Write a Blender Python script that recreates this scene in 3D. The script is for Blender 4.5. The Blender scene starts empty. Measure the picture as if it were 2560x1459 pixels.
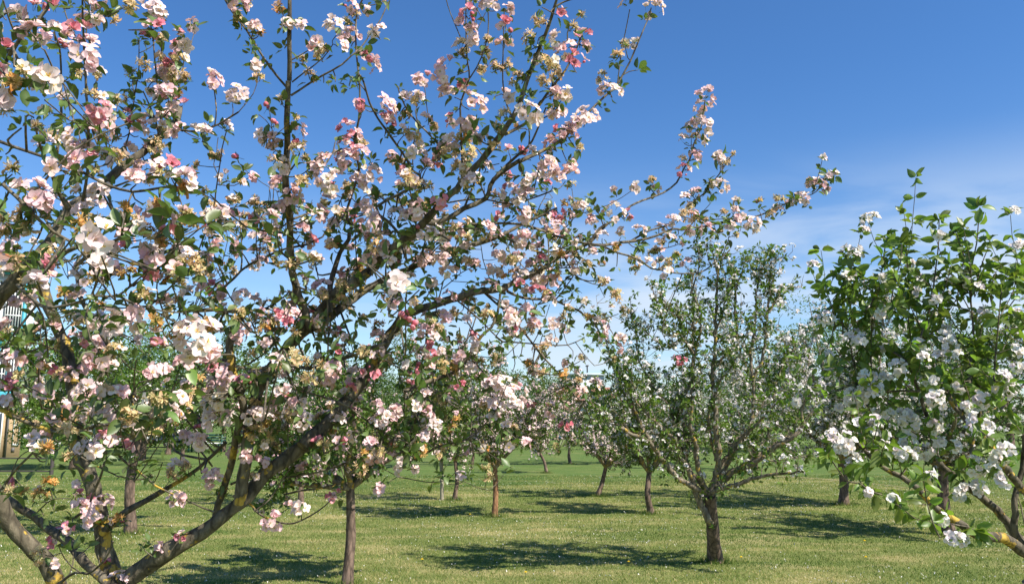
import bpy, math, random
import numpy as np
from mathutils import Vector, Matrix

# ------------------------------------------------------------------ camera, sky, sun
SC = bpy.context.scene
COL = SC.collection
R = math.radians
CAMH = 1.6
FPX = 2000.0                       # focal length in photo pixels (photo 2560 x 1459)
PITCH = math.atan((1050 - 729.5) / FPX)
cam_d = bpy.data.cameras.new('camera')
cam = bpy.data.objects.new('camera', cam_d)
COL.objects.link(cam)
cam_d.sensor_width = 36
cam_d.lens = 36 * FPX / 2560
cam_d.clip_start = 0.05
cam_d.clip_end = 3000
cam.location = (0, 0, CAMH)
cam.rotation_euler = (R(90) + PITCH, 0, 0)
SC.camera = cam

SUN_EL, SUN_AZ = R(47), math.atan2(1.7, -1.1)      # azimuth measured from +Y towards +X
sun_dir = Vector((math.cos(SUN_EL) * math.sin(SUN_AZ), math.cos(SUN_EL) * math.cos(SUN_AZ), math.sin(SUN_EL)))
sl = bpy.data.lights.new('sun', 'SUN')
sl.energy = 4.5
sl.angle = R(0.5)
sl.color = (1.0, 0.93, 0.83)
so = bpy.data.objects.new('sun', sl)
COL.objects.link(so)
so.rotation_euler = sun_dir.to_track_quat('Z', 'Y').to_euler()

W = bpy.data.worlds.new('World')
SC.world = W
W.use_nodes = True
wt = W.node_tree
for n in list(wt.nodes):
    wt.nodes.remove(n)
wo = wt.nodes.new('ShaderNodeOutputWorld')
bg = wt.nodes.new('ShaderNodeBackground')
sky = wt.nodes.new('ShaderNodeTexSky')
sky.sky_type = 'NISHITA'
sky.sun_disc = False
sky.sun_elevation = SUN_EL
sky.sun_rotation = SUN_AZ
sky.altitude = 100
sky.air_density = 1.0
sky.dust_density = 0.35
sky.ozone_density = 2.2
bg.inputs['Strength'].default_value = 0.095
# thin cirrus low in the sky: noise over the view direction, projected onto a high flat layer
tc = wt.nodes.new('ShaderNodeTexCoord')
sep = wt.nodes.new('ShaderNodeSeparateXYZ')
wt.links.new(tc.outputs['Generated'], sep.inputs[0])
def wmath(op, a, b=None, c=None):
    n = wt.nodes.new('ShaderNodeMath')
    n.operation = op
    for i, v in enumerate((a, b, c)):
        if v is None:
            continue
        if isinstance(v, (int, float)):
            n.inputs[i].default_value = v
        else:
            wt.links.new(v, n.inputs[i])
    return n.outputs[0]
zz = wmath('ADD', wmath('MAXIMUM', sep.outputs['Z'], 0.0), 0.12)
cx_ = wmath('DIVIDE', sep.outputs['X'], zz)
cy_ = wmath('DIVIDE', sep.outputs['Y'], zz)
cmb = wt.nodes.new('ShaderNodeCombineXYZ')
wt.links.new(cx_, cmb.inputs[0])
wt.links.new(wmath('MULTIPLY', cy_, 1.5), cmb.inputs[1])
nz = wt.nodes.new('ShaderNodeTexNoise')
nz.inputs['Scale'].default_value = 1.05
nz.inputs['Detail'].default_value = 9
nz.inputs['Roughness'].default_value = 0.52
nz.inputs['Distortion'].default_value = 0.5
wt.links.new(cmb.outputs[0], nz.inputs['Vector'])
def wramp(v, lo, hi):
    n = wt.nodes.new('ShaderNodeMapRange')
    n.interpolation_type = 'SMOOTHSTEP'
    n.inputs['From Min'].default_value = lo
    n.inputs['From Max'].default_value = hi
    wt.links.new(v, n.inputs['Value'])
    return n.outputs[0]
cl = wramp(nz.outputs['Fac'], 0.34, 0.66)
band = wmath('MULTIPLY', wramp(sep.outputs['Z'], 0.33, 0.12), wramp(sep.outputs['X'], -0.45, 0.30))
low = wramp(sep.outputs['Z'], 0.0, 0.07)
cf = wmath('MULTIPLY', wmath('MULTIPLY', cl, band), wmath('MULTIPLY', low, 0.95))
tint = wt.nodes.new('ShaderNodeMix')
tint.data_type = 'RGBA'
tint.blend_type = 'MULTIPLY'
tint.inputs[0].default_value = 1.0
tg = wt.nodes.new('ShaderNodeMix')
tg.data_type = 'RGBA'
tg.inputs[6].default_value = (0.74, 0.84, 0.95, 1)
tg.inputs[7].default_value = (0.40, 0.68, 0.97, 1)
wt.links.new(wramp(sep.outputs['Z'], 0.02, 0.42), tg.inputs[0])
wt.links.new(tg.outputs[2], tint.inputs[7])
wt.links.new(sky.outputs[0], tint.inputs[6])
mixc = wt.nodes.new('ShaderNodeMix')
mixc.data_type = 'RGBA'
mixc.inputs[7].default_value = (4.3, 4.9, 5.7, 1)
wt.links.new(cf, mixc.inputs[0])
wt.links.new(tint.outputs[2], mixc.inputs[6])
wt.links.new(mixc.outputs[2], bg.inputs['Color'])
wt.links.new(bg.outputs[0], wo.inputs[0])

SC.view_settings.view_transform = 'Standard'
SC.view_settings.look = 'None'
SC.view_settings.gamma = 1
SC.view_settings.exposure = 0.90
SC.cycles.max_bounces = 6
SC.cycles.transparent_max_bounces = 4

rng = np.random.default_rng(11)
random.seed(11)

# ------------------------------------------------------------------ pixel of the photo -> place in the world
cp, sp_ = math.cos(PITCH), math.sin(PITCH)
def ray(u, v):
    a = (u - 1280) / FPX
    b = -(v - 729.5) / FPX
    return np.array([a, cp - b * sp_, sp_ + b * cp])
def P(u, v, d):
    return np.array([0, 0, CAMH]) + ray(u, v) * d
def PG(u, v):
    r = ray(u, v)
    return np.array([0, 0, CAMH]) + r * (CAMH / -r[2])
def PY(u, v, y):                  # point of the pixel's ray at world distance y
    r = ray(u, v)
    return np.array([0, 0, CAMH]) + r * (y / r[1])
def PX(p):                         # world -> photo pixel
    q = np.asarray(p, float) - np.array([0, 0, CAMH])
    d = q[..., 1] * cp + q[..., 2] * sp_
    b = -q[..., 1] * sp_ + q[..., 2] * cp
    return 1280 + FPX * q[..., 0] / d, 729.5 - FPX * b / d, d

# ------------------------------------------------------------------ materials
def new_mat(name):
    m = bpy.data.materials.new(name)
    m.use_nodes = True
    nt = m.node_tree
    for n in list(nt.nodes):
        nt.nodes.remove(n)
    out = nt.nodes.new('ShaderNodeOutputMaterial')
    return m, nt, out
def N(nt, t, **kw):
    n = nt.nodes.new(t)
    for k, v in kw.items():
        if k in n.inputs:
            n.inputs[k].default_value = v
        else:
            setattr(n, k, v)
    return n
def mixcol(nt, fac, a, b, blend='MIX'):
    n = nt.nodes.new('ShaderNodeMix')
    n.data_type = 'RGBA'
    n.blend_type = blend
    for i, v in ((0, fac), (6, a), (7, b)):
        if isinstance(v, (int, float)):
            n.inputs[i].default_value = v
        elif isinstance(v, tuple):
            n.inputs[i].default_value = v if len(v) == 4 else v + (1,)
        else:
            nt.links.new(v, n.inputs[i])
    return n.outputs[2]
def ramp(nt, v, lo, hi):
    n = nt.nodes.new('ShaderNodeMapRange')
    n.interpolation_type = 'SMOOTHSTEP'
    n.inputs['From Min'].default_value = lo
    n.inputs['From Max'].default_value = hi
    nt.links.new(v, n.inputs['Value'])
    return n.outputs[0]
def noise(nt, vec, scale, detail=4, rough=0.5):
    n = N(nt, 'ShaderNodeTexNoise', Scale=scale, Detail=detail, Roughness=rough)
    if vec is not None:
        nt.links.new(vec, n.inputs['Vector'])
    return n.outputs['Fac']
def plain(name, col, rough=0.7, spec=0.3, metal=0.0, var=0.25, scale=12):
    m, nt, out = new_mat(name)
    t = N(nt, 'ShaderNodeTexCoord')
    f = noise(nt, t.outputs['Object'], scale, 5)
    c = mixcol(nt, f, tuple(x * (1 - var) for x in col), tuple(min(1, x * (1 + var)) for x in col))
    b = N(nt, 'ShaderNodeBsdfPrincipled', Roughness=rough, Metallic=metal)
    b.inputs['Specular IOR Level'].default_value = spec
    nt.links.new(c, b.inputs['Base Color'])
    nt.links.new(b.outputs[0], out.inputs[0])
    return m
def petal_mat():
    m, nt, out = new_mat('petal')
    a = N(nt, 'ShaderNodeAttribute', attribute_name='Col')
    d = N(nt, 'ShaderNodeBsdfDiffuse')
    tr = N(nt, 'ShaderNodeBsdfTranslucent')
    mx = N(nt, 'ShaderNodeMixShader')
    mx.inputs[0].default_value = 0.30
    nt.links.new(a.outputs['Color'], d.inputs[0])
    nt.links.new(a.outputs['Color'], tr.inputs[0])
    nt.links.new(d.outputs[0], mx.inputs[1])
    nt.links.new(tr.outputs[0], mx.inputs[2])
    nt.links.new(mx.outputs[0], out.inputs[0])
    return m
def leaf_mat(name='leaf', trans=0.28, spec=0.55, rough=0.42):
    m, nt, out = new_mat(name)
    a = N(nt, 'ShaderNodeAttribute', attribute_name='Col')
    b = N(nt, 'ShaderNodeBsdfPrincipled', Roughness=rough)
    b.inputs['Specular IOR Level'].default_value = spec
    tr = N(nt, 'ShaderNodeBsdfTranslucent')
    mx = N(nt, 'ShaderNodeMixShader')
    mx.inputs[0].default_value = trans
    bright = mixcol(nt, 1.0, a.outputs['Color'], (1.25, 1.45, 0.55, 1), 'MULTIPLY')
    nt.links.new(a.outputs['Color'], b.inputs['Base Color'])
    nt.links.new(bright, tr.inputs[0])
    nt.links.new(b.outputs[0], mx.inputs[1])
    nt.links.new(tr.outputs[0], mx.inputs[2])
    nt.links.new(mx.outputs[0], out.inputs[0])
    return m
def bark_mat(name, ca, cb, lich=0.0, scale=38):
    m, nt, out = new_mat(name)
    t = N(nt, 'ShaderNodeTexCoord')
    mp = N(nt, 'ShaderNodeMapping')
    mp.inputs['Scale'].default_value = (1, 1, 0.35)
    nt.links.new(t.outputs['Object'], mp.inputs[0])
    f = noise(nt, mp.outputs[0], scale, 6, 0.65)
    f2 = noise(nt, t.outputs['Object'], scale * 0.22, 3)
    c = mixcol(nt, ramp(nt, f, 0.3, 0.72), ca, cb)
    c = mixcol(nt, ramp(nt, f2, 0.45, 0.75), c, tuple(0.75 * (x + y) * 0.6 for x, y in zip(ca, cb)))
    if lich > 0:
        at = N(nt, 'ShaderNodeAttribute', attribute_name='lichen')
        l1 = noise(nt, t.outputs['Object'], 17, 4, 0.6)
        ad = N(nt, 'ShaderNodeMath', operation='MULTIPLY_ADD')
        nt.links.new(at.outputs['Fac'], ad.inputs[0])
        ad.inputs[1].default_value = 0.155
        nt.links.new(l1, ad.inputs[2])
        k = ramp(nt, ad.outputs[0], 0.66, 0.70)
        l2 = noise(nt, t.outputs['Object'], 160, 3)
        c = mixcol(nt, k, c, mixcol(nt, l2, (0.50, 0.29, 0.03), (0.50, 0.38, 0.10)))
    b = N(nt, 'ShaderNodeBsdfPrincipled', Roughness=0.85)
    b.inputs['Specular IOR Level'].default_value = 0.2
    bm = N(nt, 'ShaderNodeBump', Strength=0.8, Distance=0.012)
    nt.links.new(f, bm.inputs['Height'])
    nt.links.new(bm.outputs[0], b.inputs['Normal'])
    fis = N(nt, 'ShaderNodeTexVoronoi', Scale=scale * 0.8, feature='DISTANCE_TO_EDGE')
    nt.links.new(mp.outputs[0], fis.inputs['Vector'])
    c = mixcol(nt, ramp(nt, fis.outputs[0], 0.0, 0.16), mixcol(nt, 0.5, c, tuple(0.25 * x for x in ca)), c)
    nt.links.new(c, b.inputs['Base Color'])
    nt.links.new(b.outputs[0], out.inputs[0])
    return m
M_PETAL = petal_mat()
M_LEAF = leaf_mat()
M_LEAFR = leaf_mat('leaf_translucent', 0.40, 0.5, 0.42)
M_LEAF2 = leaf_mat('leaf_far', 0.32, 0.4, 0.5)
M_BARK = bark_mat('bark_lichen', (0.065, 0.055, 0.038), (0.24, 0.205, 0.145), 1.0)
M_BARK2 = bark_mat('bark_orchard', (0.13, 0.105, 0.075), (0.33, 0.275, 0.20), 0.5, 26)
M_TRUNK = bark_mat('bark_trunk', (0.075, 0.055, 0.042), (0.27, 0.19, 0.14), 0.0, 20)
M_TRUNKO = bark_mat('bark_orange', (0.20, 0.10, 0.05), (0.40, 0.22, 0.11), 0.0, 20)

# ------------------------------------------------------------------ mesh helpers (numpy)
class MB:
    """Collects vertices, faces (any size) and a colour per vertex, then links them as one mesh object."""
    def __init__(s):
        s.v, s.c, s.l, s.n, s.f = [], [], [], [], 0
        s.idx, s.tot = [], []
        s.smooth = True
    def add(s, v, faces_idx, faces_tot, col=None):
        v = np.asarray(v, np.float32).reshape(-1, 3)
        s.v.append(v)
        s.c.append(np.broadcast_to(np.asarray(col if col is not None else (1, 1, 1), np.float32), v.shape).copy())
        s.idx.append(np.asarray(faces_idx, np.int32) + s.f)
        s.tot.append(np.asarray(faces_tot, np.int32))
        s.f += len(v)
    def empty(s):
        return s.f == 0
    def build(s, name, mat, parent=None, attr='Col', smooth=True, loc=None):
        me = bpy.data.meshes.new(name)
        v = np.concatenate(s.v)
        if loc is not None:
            v = v - np.asarray(loc, np.float32)
        idx = np.concatenate(s.idx)
        tot = np.concatenate(s.tot)
        me.vertices.add(len(v))
        me.vertices.foreach_set('co', v.ravel())
        me.loops.add(len(idx))
        me.loops.foreach_set('vertex_index', idx)
        me.polygons.add(len(tot))
        st = np.concatenate(([0], np.cumsum(tot)[:-1])).astype(np.int32)
        me.polygons.foreach_set('loop_start', st)
        me.polygons.foreach_set('loop_total', tot)
        if smooth:
            me.polygons.foreach_set('use_smooth', np.ones(len(tot), bool))
        c = np.concatenate(s.c)
        if attr == 'Col':
            a = me.attributes.new('Col', 'FLOAT_COLOR', 'POINT')
            a.data.foreach_set('color', np.hstack([c, np.ones((len(c), 1), np.float32)]).astype(np.float32).ravel())
        elif attr == 'lichen':
            a = me.attributes.new('lichen', 'FLOAT', 'POINT')
            a.data.foreach_set('value', np.ascontiguousarray(c[:, 0]))
        me.materials.append(mat)
        me.update()
        me.validate()
        o = bpy.data.objects.new(name, me)
        COL.objects.link(o)
        if parent is not None:
            o.parent = parent
            if loc is not None:
                o.location = np.asarray(loc) - np.array(parent.location)
            else:
                o.location = -np.array(parent.location)
        elif loc is not None:
            o.location = loc
        return o
    # shapes
    def quads(s, v, q, col=None):
        q = np.asarray(q)
        s.add(v, q.ravel(), np.full(len(q), q.shape[1]), col)
    def box(s, c, size, col=None, rz=0.0):
        x, y, z = [k / 2 for k in size]
        v = np.array([(a, b, d) for d in (-z, z) for b in (-y, y) for a in (-x, x)])
        cs, sn = math.cos(rz), math.sin(rz)
        v = np.stack([v[:, 0] * cs - v[:, 1] * sn, v[:, 0] * sn + v[:, 1] * cs, v[:, 2]], 1) + np.asarray(c)
        s.quads(v, [(0, 2, 3, 1), (4, 5, 7, 6), (0, 1, 5, 4), (2, 6, 7, 3), (0, 4, 6, 2), (1, 3, 7, 5)], col)
    def tube(s, pts, rad, sides=7, col=None, cap=True, wob=0.0):
        pts = np.asarray(pts, float)
        n = len(pts)
        rad = np.broadcast_to(np.asarray(rad, float), (n,))
        t = np.gradient(pts, axis=0)
        t /= np.linalg.norm(t, axis=1, keepdims=True) + 1e-9
        ref = np.array([0.31, 0.87, 0.38]) if abs(t[0] @ np.array([0.31, 0.87, 0.38])) < 0.9 else np.array([1.0, 0, 0])
        a = np.zeros_like(t)
        u = np.cross(t[0], ref)
        u /= np.linalg.norm(u)
        for i in range(n):
            u = u - t[i] * (u @ t[i])
            u /= np.linalg.norm(u) + 1e-9
            a[i] = u
        b = np.cross(t, a)
        th = np.arange(sides) / sides * 2 * math.pi
        rr = rad[:, None] * (1 + wob * rng.normal(size=(n, sides))) if wob else rad[:, None] * np.ones((1, sides))
        v = pts[:, None, :] + rr[:, :, None] * (np.cos(th)[None, :, None] * a[:, None, :] + np.sin(th)[None, :, None] * b[:, None, :])
        i0 = np.arange(n - 1)[:, None] * sides
        j = np.arange(sides)[None, :]
        j2 = (j + 1) % sides
        q = np.stack([i0 + j, i0 + j2, i0 + sides + j2, i0 + sides + j], -1).reshape(-1, 4)
        v = v.reshape(-1, 3)
        s.quads(v, q, col)
        if cap:
            s.add(v[-sides:], np.arange(sides), [sides], col)
            s.add(v[:sides], np.arange(sides)[::-1], [sides], col)

def inst(mb, T, mats, locs, cols):
    """T = (verts, face idx, face tot, weights nv x 4); mats k x 3 x 3; locs k x 3; cols k x 4 x 3."""
    tv, ti, tt, tw = T
    k = len(locs)
    if k == 0:
        return
    v = np.einsum('kij,nj->kni', mats, tv) + np.asarray(locs)[:, None, :]
    c = np.einsum('nw,kwc->knc', tw, cols)
    idx = (ti[None, :] + (np.arange(k) * len(tv))[:, None]).ravel()
    mb.add(v.reshape(-1, 3), idx, np.tile(tt, k), c.reshape(-1, 3))

def frames(d, roll=None, up=None):
    """Rotation matrices (columns x, y, z) whose z axis is d."""
    d = np.asarray(d, float)
    d = d / (np.linalg.norm(d, axis=1, keepdims=True) + 1e-9)
    k = len(d)
    ref = np.where(np.abs(d[:, 2:3]) < 0.95, np.array([[0, 0, 1.0]]), np.array([[1.0, 0, 0]]))
    x = np.cross(ref, d)
    x /= np.linalg.norm(x, axis=1, keepdims=True)
    y = np.cross(d, x)
    if roll is None:
        roll = rng.uniform(0, 2 * math.pi, k)
    c, s = np.cos(roll)[:, None], np.sin(roll)[:, None]
    return np.stack([x * c + y * s, -x * s + y * c, d], -1)
def leaf_frames(d, upv):
    """y axis = leaf direction d, z axis as near as may be to upv."""
    d = d / (np.linalg.norm(d, axis=1, keepdims=True) + 1e-9)
    x = np.cross(d, upv)
    x /= np.linalg.norm(x, axis=1, keepdims=True) + 1e-9
    z = np.cross(x, d)
    return np.stack([x, d, z], -1)
def rdirs(k, zmin=-1.0):
    z = rng.uniform(zmin, 1, k)
    p = rng.uniform(0, 2 * math.pi, k)
    r = np.sqrt(1 - z * z)
    return np.stack([r * np.cos(p), r * np.sin(p), z], -1)

# ------------------------------------------------------------------ leaf and flower templates
def grid_faces(nu, nv, off=0):
    q = []
    for i in range(nv - 1):
        for j in range(nu - 1):
            a = off + i * nu + j
            q.append((a, a + 1, a + nu + 1, a + nu))
    return q
class Tpl:
    def __init__(s):
        s.v, s.i, s.t, s.w = [], [], [], []
        s.n = 0
    def add(s, v, q, w):
        v = np.asarray(v, float).reshape(-1, 3)
        s.v.append(v)
        for f in q:
            s.i += [a + s.n for a in f]
            s.t.append(len(f))
        s.w.append(np.broadcast_to(np.asarray(w, float), (len(v), 4)))
        s.n += len(v)
    def get(s):
        return np.concatenate(s.v), np.array(s.i, np.int32), np.array(s.t, np.int32), np.concatenate(s.w)
def leaf_tpl(seed, nv=6):
    r = np.random.default_rng(seed)
    t = np.linspace(0, 1, nv)
    wd = 0.31 * np.sin(np.pi * np.clip(t * 0.93 + 0.04, 0, 1)) ** 0.8 * (1.12 - 0.3 * t)
    wd[0], wd[-1] = 0.02, 0.0
    bend = r.uniform(-0.15, 0.4)
    fold = r.uniform(0.25, 0.75)
    v, w = [], []
    for k in range(nv):
        for s in (-1, 0, 1):
            z = -bend * t[k] ** 2 + fold * wd[k] * abs(s) + (0.03 * r.normal() if s else 0)
            v.append((s * wd[k] * (1 - 0.25 * fold), t[k] - 0.03 * abs(s), z))
            w.append((1, 0, 0, 0) if s else (0.55, 0.45, 0, 0))
    T = Tpl()
    T.add(v, grid_faces(3, nv), w)
    return T.get()
LEAVES = [leaf_tpl(i) for i in range(6)]
def leaf_small(seed):
    r = np.random.default_rng(seed)
    b, f = r.uniform(0, 0.25), r.uniform(0.04, 0.14)
    T = Tpl()
    T.add([(0, 0, 0), (-0.27, .42, f), (0, .48, -b * .3), (0.27, .42, f), (0, 1, -b), ], [(0, 2, 1), (0, 3, 2), (2, 4, 1), (3, 4, 2)], (1, 0, 0, 0))
    return T.get()
LSMALL = [leaf_small(i) for i in range(4)]
def petal(r, e0, e1, L, Wd, nu=3, nv=4, cup=0.25, ruf=0.05):
    t = np.linspace(0, 1, nv)
    el = np.radians(e0 + (e1 - e0) * t)
    dr = np.concatenate(([0], np.cumsum(np.cos(el[1:]) / (nv - 1)))) * L
    dz = np.concatenate(([0], np.cumsum(np.sin(el[1:]) / (nv - 1)))) * L
    w = Wd * np.array([0.16, 0.78, 1.0, 0.55])[:nv] if nv == 4 else Wd * np.interp(t, [0, 0.33, 0.66, 1], [0.16, 0.78, 1.0, 0.5])
    v, pk = [], []
    for k in range(nv):
        for j in range(nu):
            s = -1 + 2 * j / (nu - 1)
            z = dz[k] + cup * w[k] * s * s + ruf * r.normal() * t[k]
            y = dr[k] + 0.05 + (0.10 * (1 - s * s) * (k == nv - 1)) + ruf * r.normal() * t[k]
            v.append((s * w[k], y, z))
            pk.append(t[k])
    return np.array(v), np.array(pk)
def rotz(v, a):
    c, s = math.cos(a), math.sin(a)
    return np.stack([v[:, 0] * c - v[:, 1] * s, v[:, 0] * s + v[:, 1] * c, v[:, 2]], 1)
def strand(r, a, el, L, w):
    d = np.array([math.cos(a) * math.cos(el), math.sin(a) * math.cos(el), math.sin(el)])
    s = np.array([-math.sin(a), math.cos(a), 0]) * w
    m = d * L * 0.55 + np.array([0, 0, 0.05])
    e = d * L + np.array([0, 0, -0.03])
    return np.array([-s * 0.5, s * 0.5, m + s * 0.5, m - s * 0.5, e + s * 1.1, e - s * 1.1])
def flower_tpl(seed, e0, e1, npet=5, sta=10, nv=4, nu=3):
    r = np.random.default_rng(seed)
    T = Tpl()
    a0 = r.uniform(0, 6.28)
    for k in range(npet):
        v, pk = petal(r, e0 + r.normal() * 9, e1 + r.normal() * 16, r.uniform(0.88, 1.06), r.uniform(0.40, 0.50), nu, nv, r.uniform(0.1, 0.4), 0.03)
        a = a0 + k * 2 * math.pi / 5 + r.normal() * 0.12
        f = np.clip(pk * r.uniform(0.35, 0.95) + r.uniform(-0.1, 0.25), 0, 1)[:, None]
        T.add(rotz(v, a), grid_faces(nu, nv), np.hstack([1 - f, f, 0 * f, 0 * f]))
    for k in range(sta):
        T.add(strand(r, r.uniform(0, 6.28), math.radians(r.uniform(35, 85)), r.uniform(0.3, 0.5), 0.05), [(0, 1, 2, 3), (3, 2, 4, 5)], (0, 0, 1, 0))
    for k in range(3):
        a = k * 2.09 + a0
        v = np.array([(-0.1, 0, -0.02), (0.1, 0, -0.02), (0, 0.42, 0.02)])
        T.add(rotz(v, a), [(0, 1, 2)], (0, 0, 0, 1))
    T.add([(-0.03, 0, 0), (0.03, 0, 0), (0.03, 0.02, -0.9), (-0.03, 0.02, -0.9)], [(0, 1, 2, 3)], (0, 0, 0, 1))
    return T.get()
F_OPEN = [flower_tpl(i, 38, 8) for i in range(4)] + [flower_tpl(20 + i, 28, -15) for i in range(2)] + [flower_tpl(40, 35, 5, 4), flower_tpl(41, 30, 0, 3)]
F_CUP = [flower_tpl(60 + i, 66, 48, 5, 6) for i in range(4)] + [flower_tpl(80 + i, 52, 30, 5, 8) for i in range(2)]
F_SMALL = [flower_tpl(100 + i, 40, 8, 5, 2, 3, 2) for i in range(3)] + [flower_tpl(110, 60, 35, 5, 1, 3, 2)]
def bud_tpl(seed):
    r = np.random.default_rng(seed)
    T = Tpl()
    ns = 7
    rs = [0.12, 0.36, 0.44, 0.34, 0.08]
    zs = [0.0, 0.22, 0.5, 0.8, 1.0]
    v, w = [], []
    for k in range(5):
        for j in range(ns):
            a = j / ns * 6.283 + k * 0.3
            q = rs[k] * (1 + 0.12 * math.sin(a * 5 / 2))
            v.append((q * math.cos(a), q * math.sin(a), zs[k]))
            w.append((0, 0, 0, 1) if k == 0 else ((0.1, 0.9, 0, 0) if k < 3 else (0.45, 0.55, 0, 0)))
    q = [(k * ns + j, k * ns + (j + 1) % ns, (k + 1) * ns + (j + 1) % ns, (k + 1) * ns + j) for k in range(4) for j in range(ns)]
    T.add(v, q, w)
    T.add([(-0.05, 0, 0), (0.05, 0, 0), (0.05, 0.02, -1.4), (-0.05, 0.02, -1.4)], [(0, 1, 2, 3)], (0, 0, 0, 1))
    return T.get()
F_BUD = [bud_tpl(i) for i in range(2)]
def wither_tpl(seed):
    r = np.random.default_rng(seed)
    T = Tpl()
    for k in range(13):
        T.add(strand(r, r.uniform(0, 6.28), math.radians(r.uniform(5, 80)), r.uniform(0.5, 0.85), 0.065), [(0, 1, 2, 3), (3, 2, 4, 5)], (0, 0, 1, 0))
    for k in range(5):
        a = k * 1.2566 + r.normal() * 0.2
        v = np.array([(-0.13, 0.05, 0), (0.13, 0.05, 0), (0.03, 0.62, r.uniform(-0.3, 0.2)), (-0.03, 0.62, -0.1)])
        T.add(rotz(v, a), [(0, 1, 2, 3)], (0, 0, 0.45, 0.55))
    for k in range(r.integers(1, 4)):
        v, pk = petal(r, r.uniform(10, 60), r.uniform(-60, 40), r.uniform(0.55, 0.9), r.uniform(0.14, 0.3), 3, 4, 0.6, 0.08)
        f = np.clip(pk * 0.9 + 0.1, 0, 1)[:, None]
        T.add(rotz(v, r.uniform(0, 6.28)), grid_faces(3, 4), np.hstack([1 - f, f, 0 * f, 0 * f]))
    T.add([(-0.05, 0, 0), (0.05, 0, 0), (0.05, 0.02, -0.9), (-0.05, 0.02, -0.9)], [(0, 1, 2, 3)], (0, 0, 0, 1))
    return T.get()
F_WITH = [wither_tpl(200 + i) for i in range(5)]

def jit(c, k, s=0.08):
    c = np.asarray(c, float)
    return np.clip(c[None, :] * (1 + rng.normal(size=(k, 1)) * s) * (1 + rng.normal(size=(k, 3)) * s * 0.35), 0.002, 0.95)
GREEN_S = (0.16, 0.20, 0.055)
def flower_cols(kind, k):
    """k x 4 x 3: petal base, petal tip, stamens, sepals."""
    pal = {'w': ((0.86, 0.75, 0.70), (0.85, 0.60, 0.60), (0.76, 0.56, 0.14)),
           'p': ((0.85, 0.68, 0.65), (0.80, 0.44, 0.48), (0.72, 0.55, 0.22)),
           'P': ((0.80, 0.46, 0.48), (0.70, 0.17, 0.25), (0.70, 0.45, 0.22)),
           'W': ((0.88, 0.84, 0.80), (0.86, 0.78, 0.76), (0.70, 0.62, 0.30)),
           'y': ((0.82, 0.66, 0.52), (0.62, 0.38, 0.18), (0.76, 0.60, 0.32)),
           'o': ((0.76, 0.50, 0.26), (0.56, 0.22, 0.04), (0.64, 0.42, 0.15))}[kind]
    a, b, c = (jit(x, k, 0.10) for x in pal)
    if kind in 'wp':
        m = rng.uniform(0, 1, (k, 1)) ** 1.5 * 0.7
        b = b * (1 - m) + a * m
    return np.stack([a, b, c, jit(GREEN_S, k, 0.15)], 1)
def put(mb, tpls, pos, dirs, size, cols):
    """Scatter a list of templates at random over the given places, z axis along dirs."""
    k = len(pos)
    if k == 0:
        return
    m = frames(dirs) * np.asarray(size)[:, None, None]
    which = rng.integers(0, len(tpls), k)
    for w in range(len(tpls)):
        s = which == w
        if s.any():
            inst(mb, tpls[w], m[s], np.asarray(pos)[s], cols[s])
def put_leaves(mb, tpls, pos, dirs, size, cols, flat=1.0):
    k = len(pos)
    if k == 0:
        return
    up = np.array([0, 0, 1.0]) * flat + rng.normal(size=(k, 3)) * 0.45
    m = leaf_frames(np.asarray(dirs, float), up) * np.asarray(size)[:, None, None]
    which = rng.integers(0, len(tpls), k)
    for w in range(len(tpls)):
        s = which == w
        if s.any():
            inst(mb, tpls[w], m[s], np.asarray(pos)[s], cols[s])
def leaf_cols(k, base=(0.055, 0.095, 0.022), spread=0.28, rib=(0.17, 0.22, 0.09)):
    a = jit(base, k, spread)
    y = rng.uniform(0, 1, (k, 1)) ** 2
    a = a * (1 - 0.5 * y) + np.array([[0.12, 0.17, 0.035]]) * 0.5 * y
    return np.stack([a, jit(rib, k, 0.1), a, a], 1)

def smooth_path(p, step):
    """Catmull-Rom through p (n x m), resampled about every step of the first three columns."""
    p = np.asarray(p, float)
    if len(p) == 2:
        p = np.stack([p[0], (p[0] + p[1]) / 2, p[1]])
    q = np.vstack([2 * p[0] - p[1], p, 2 * p[-1] - p[-2]])
    out = []
    for i in range(1, len(q) - 2):
        L = np.linalg.norm(q[i + 1, :3] - q[i, :3])
        n = max(2, int(L / step))
        t = np.linspace(0, 1, n, endpoint=False)[:, None]
        a, b, c, d = q[i - 1], q[i], q[i + 1], q[i + 2]
        out.append(0.5 * (2 * b + (c - a) * t + (2 * a - 5 * b + 4 * c - d) * t ** 2 + (3 * b - a - 3 * c + d) * t ** 3))
    out.append(p[-1:])
    return np.vstack(out)

def tag(o, label=None, cat=None, group=None, kind=None):
    if label: o['label'] = label
    if cat: o['category'] = cat
    if group: o['group'] = group
    if kind: o['kind'] = kind
    return o
def empty(name, loc):
    o = bpy.data.objects.new(name, None)
    o.empty_display_size = 0.2
    o.location = loc
    COL.objects.link(o)
    return o

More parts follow.
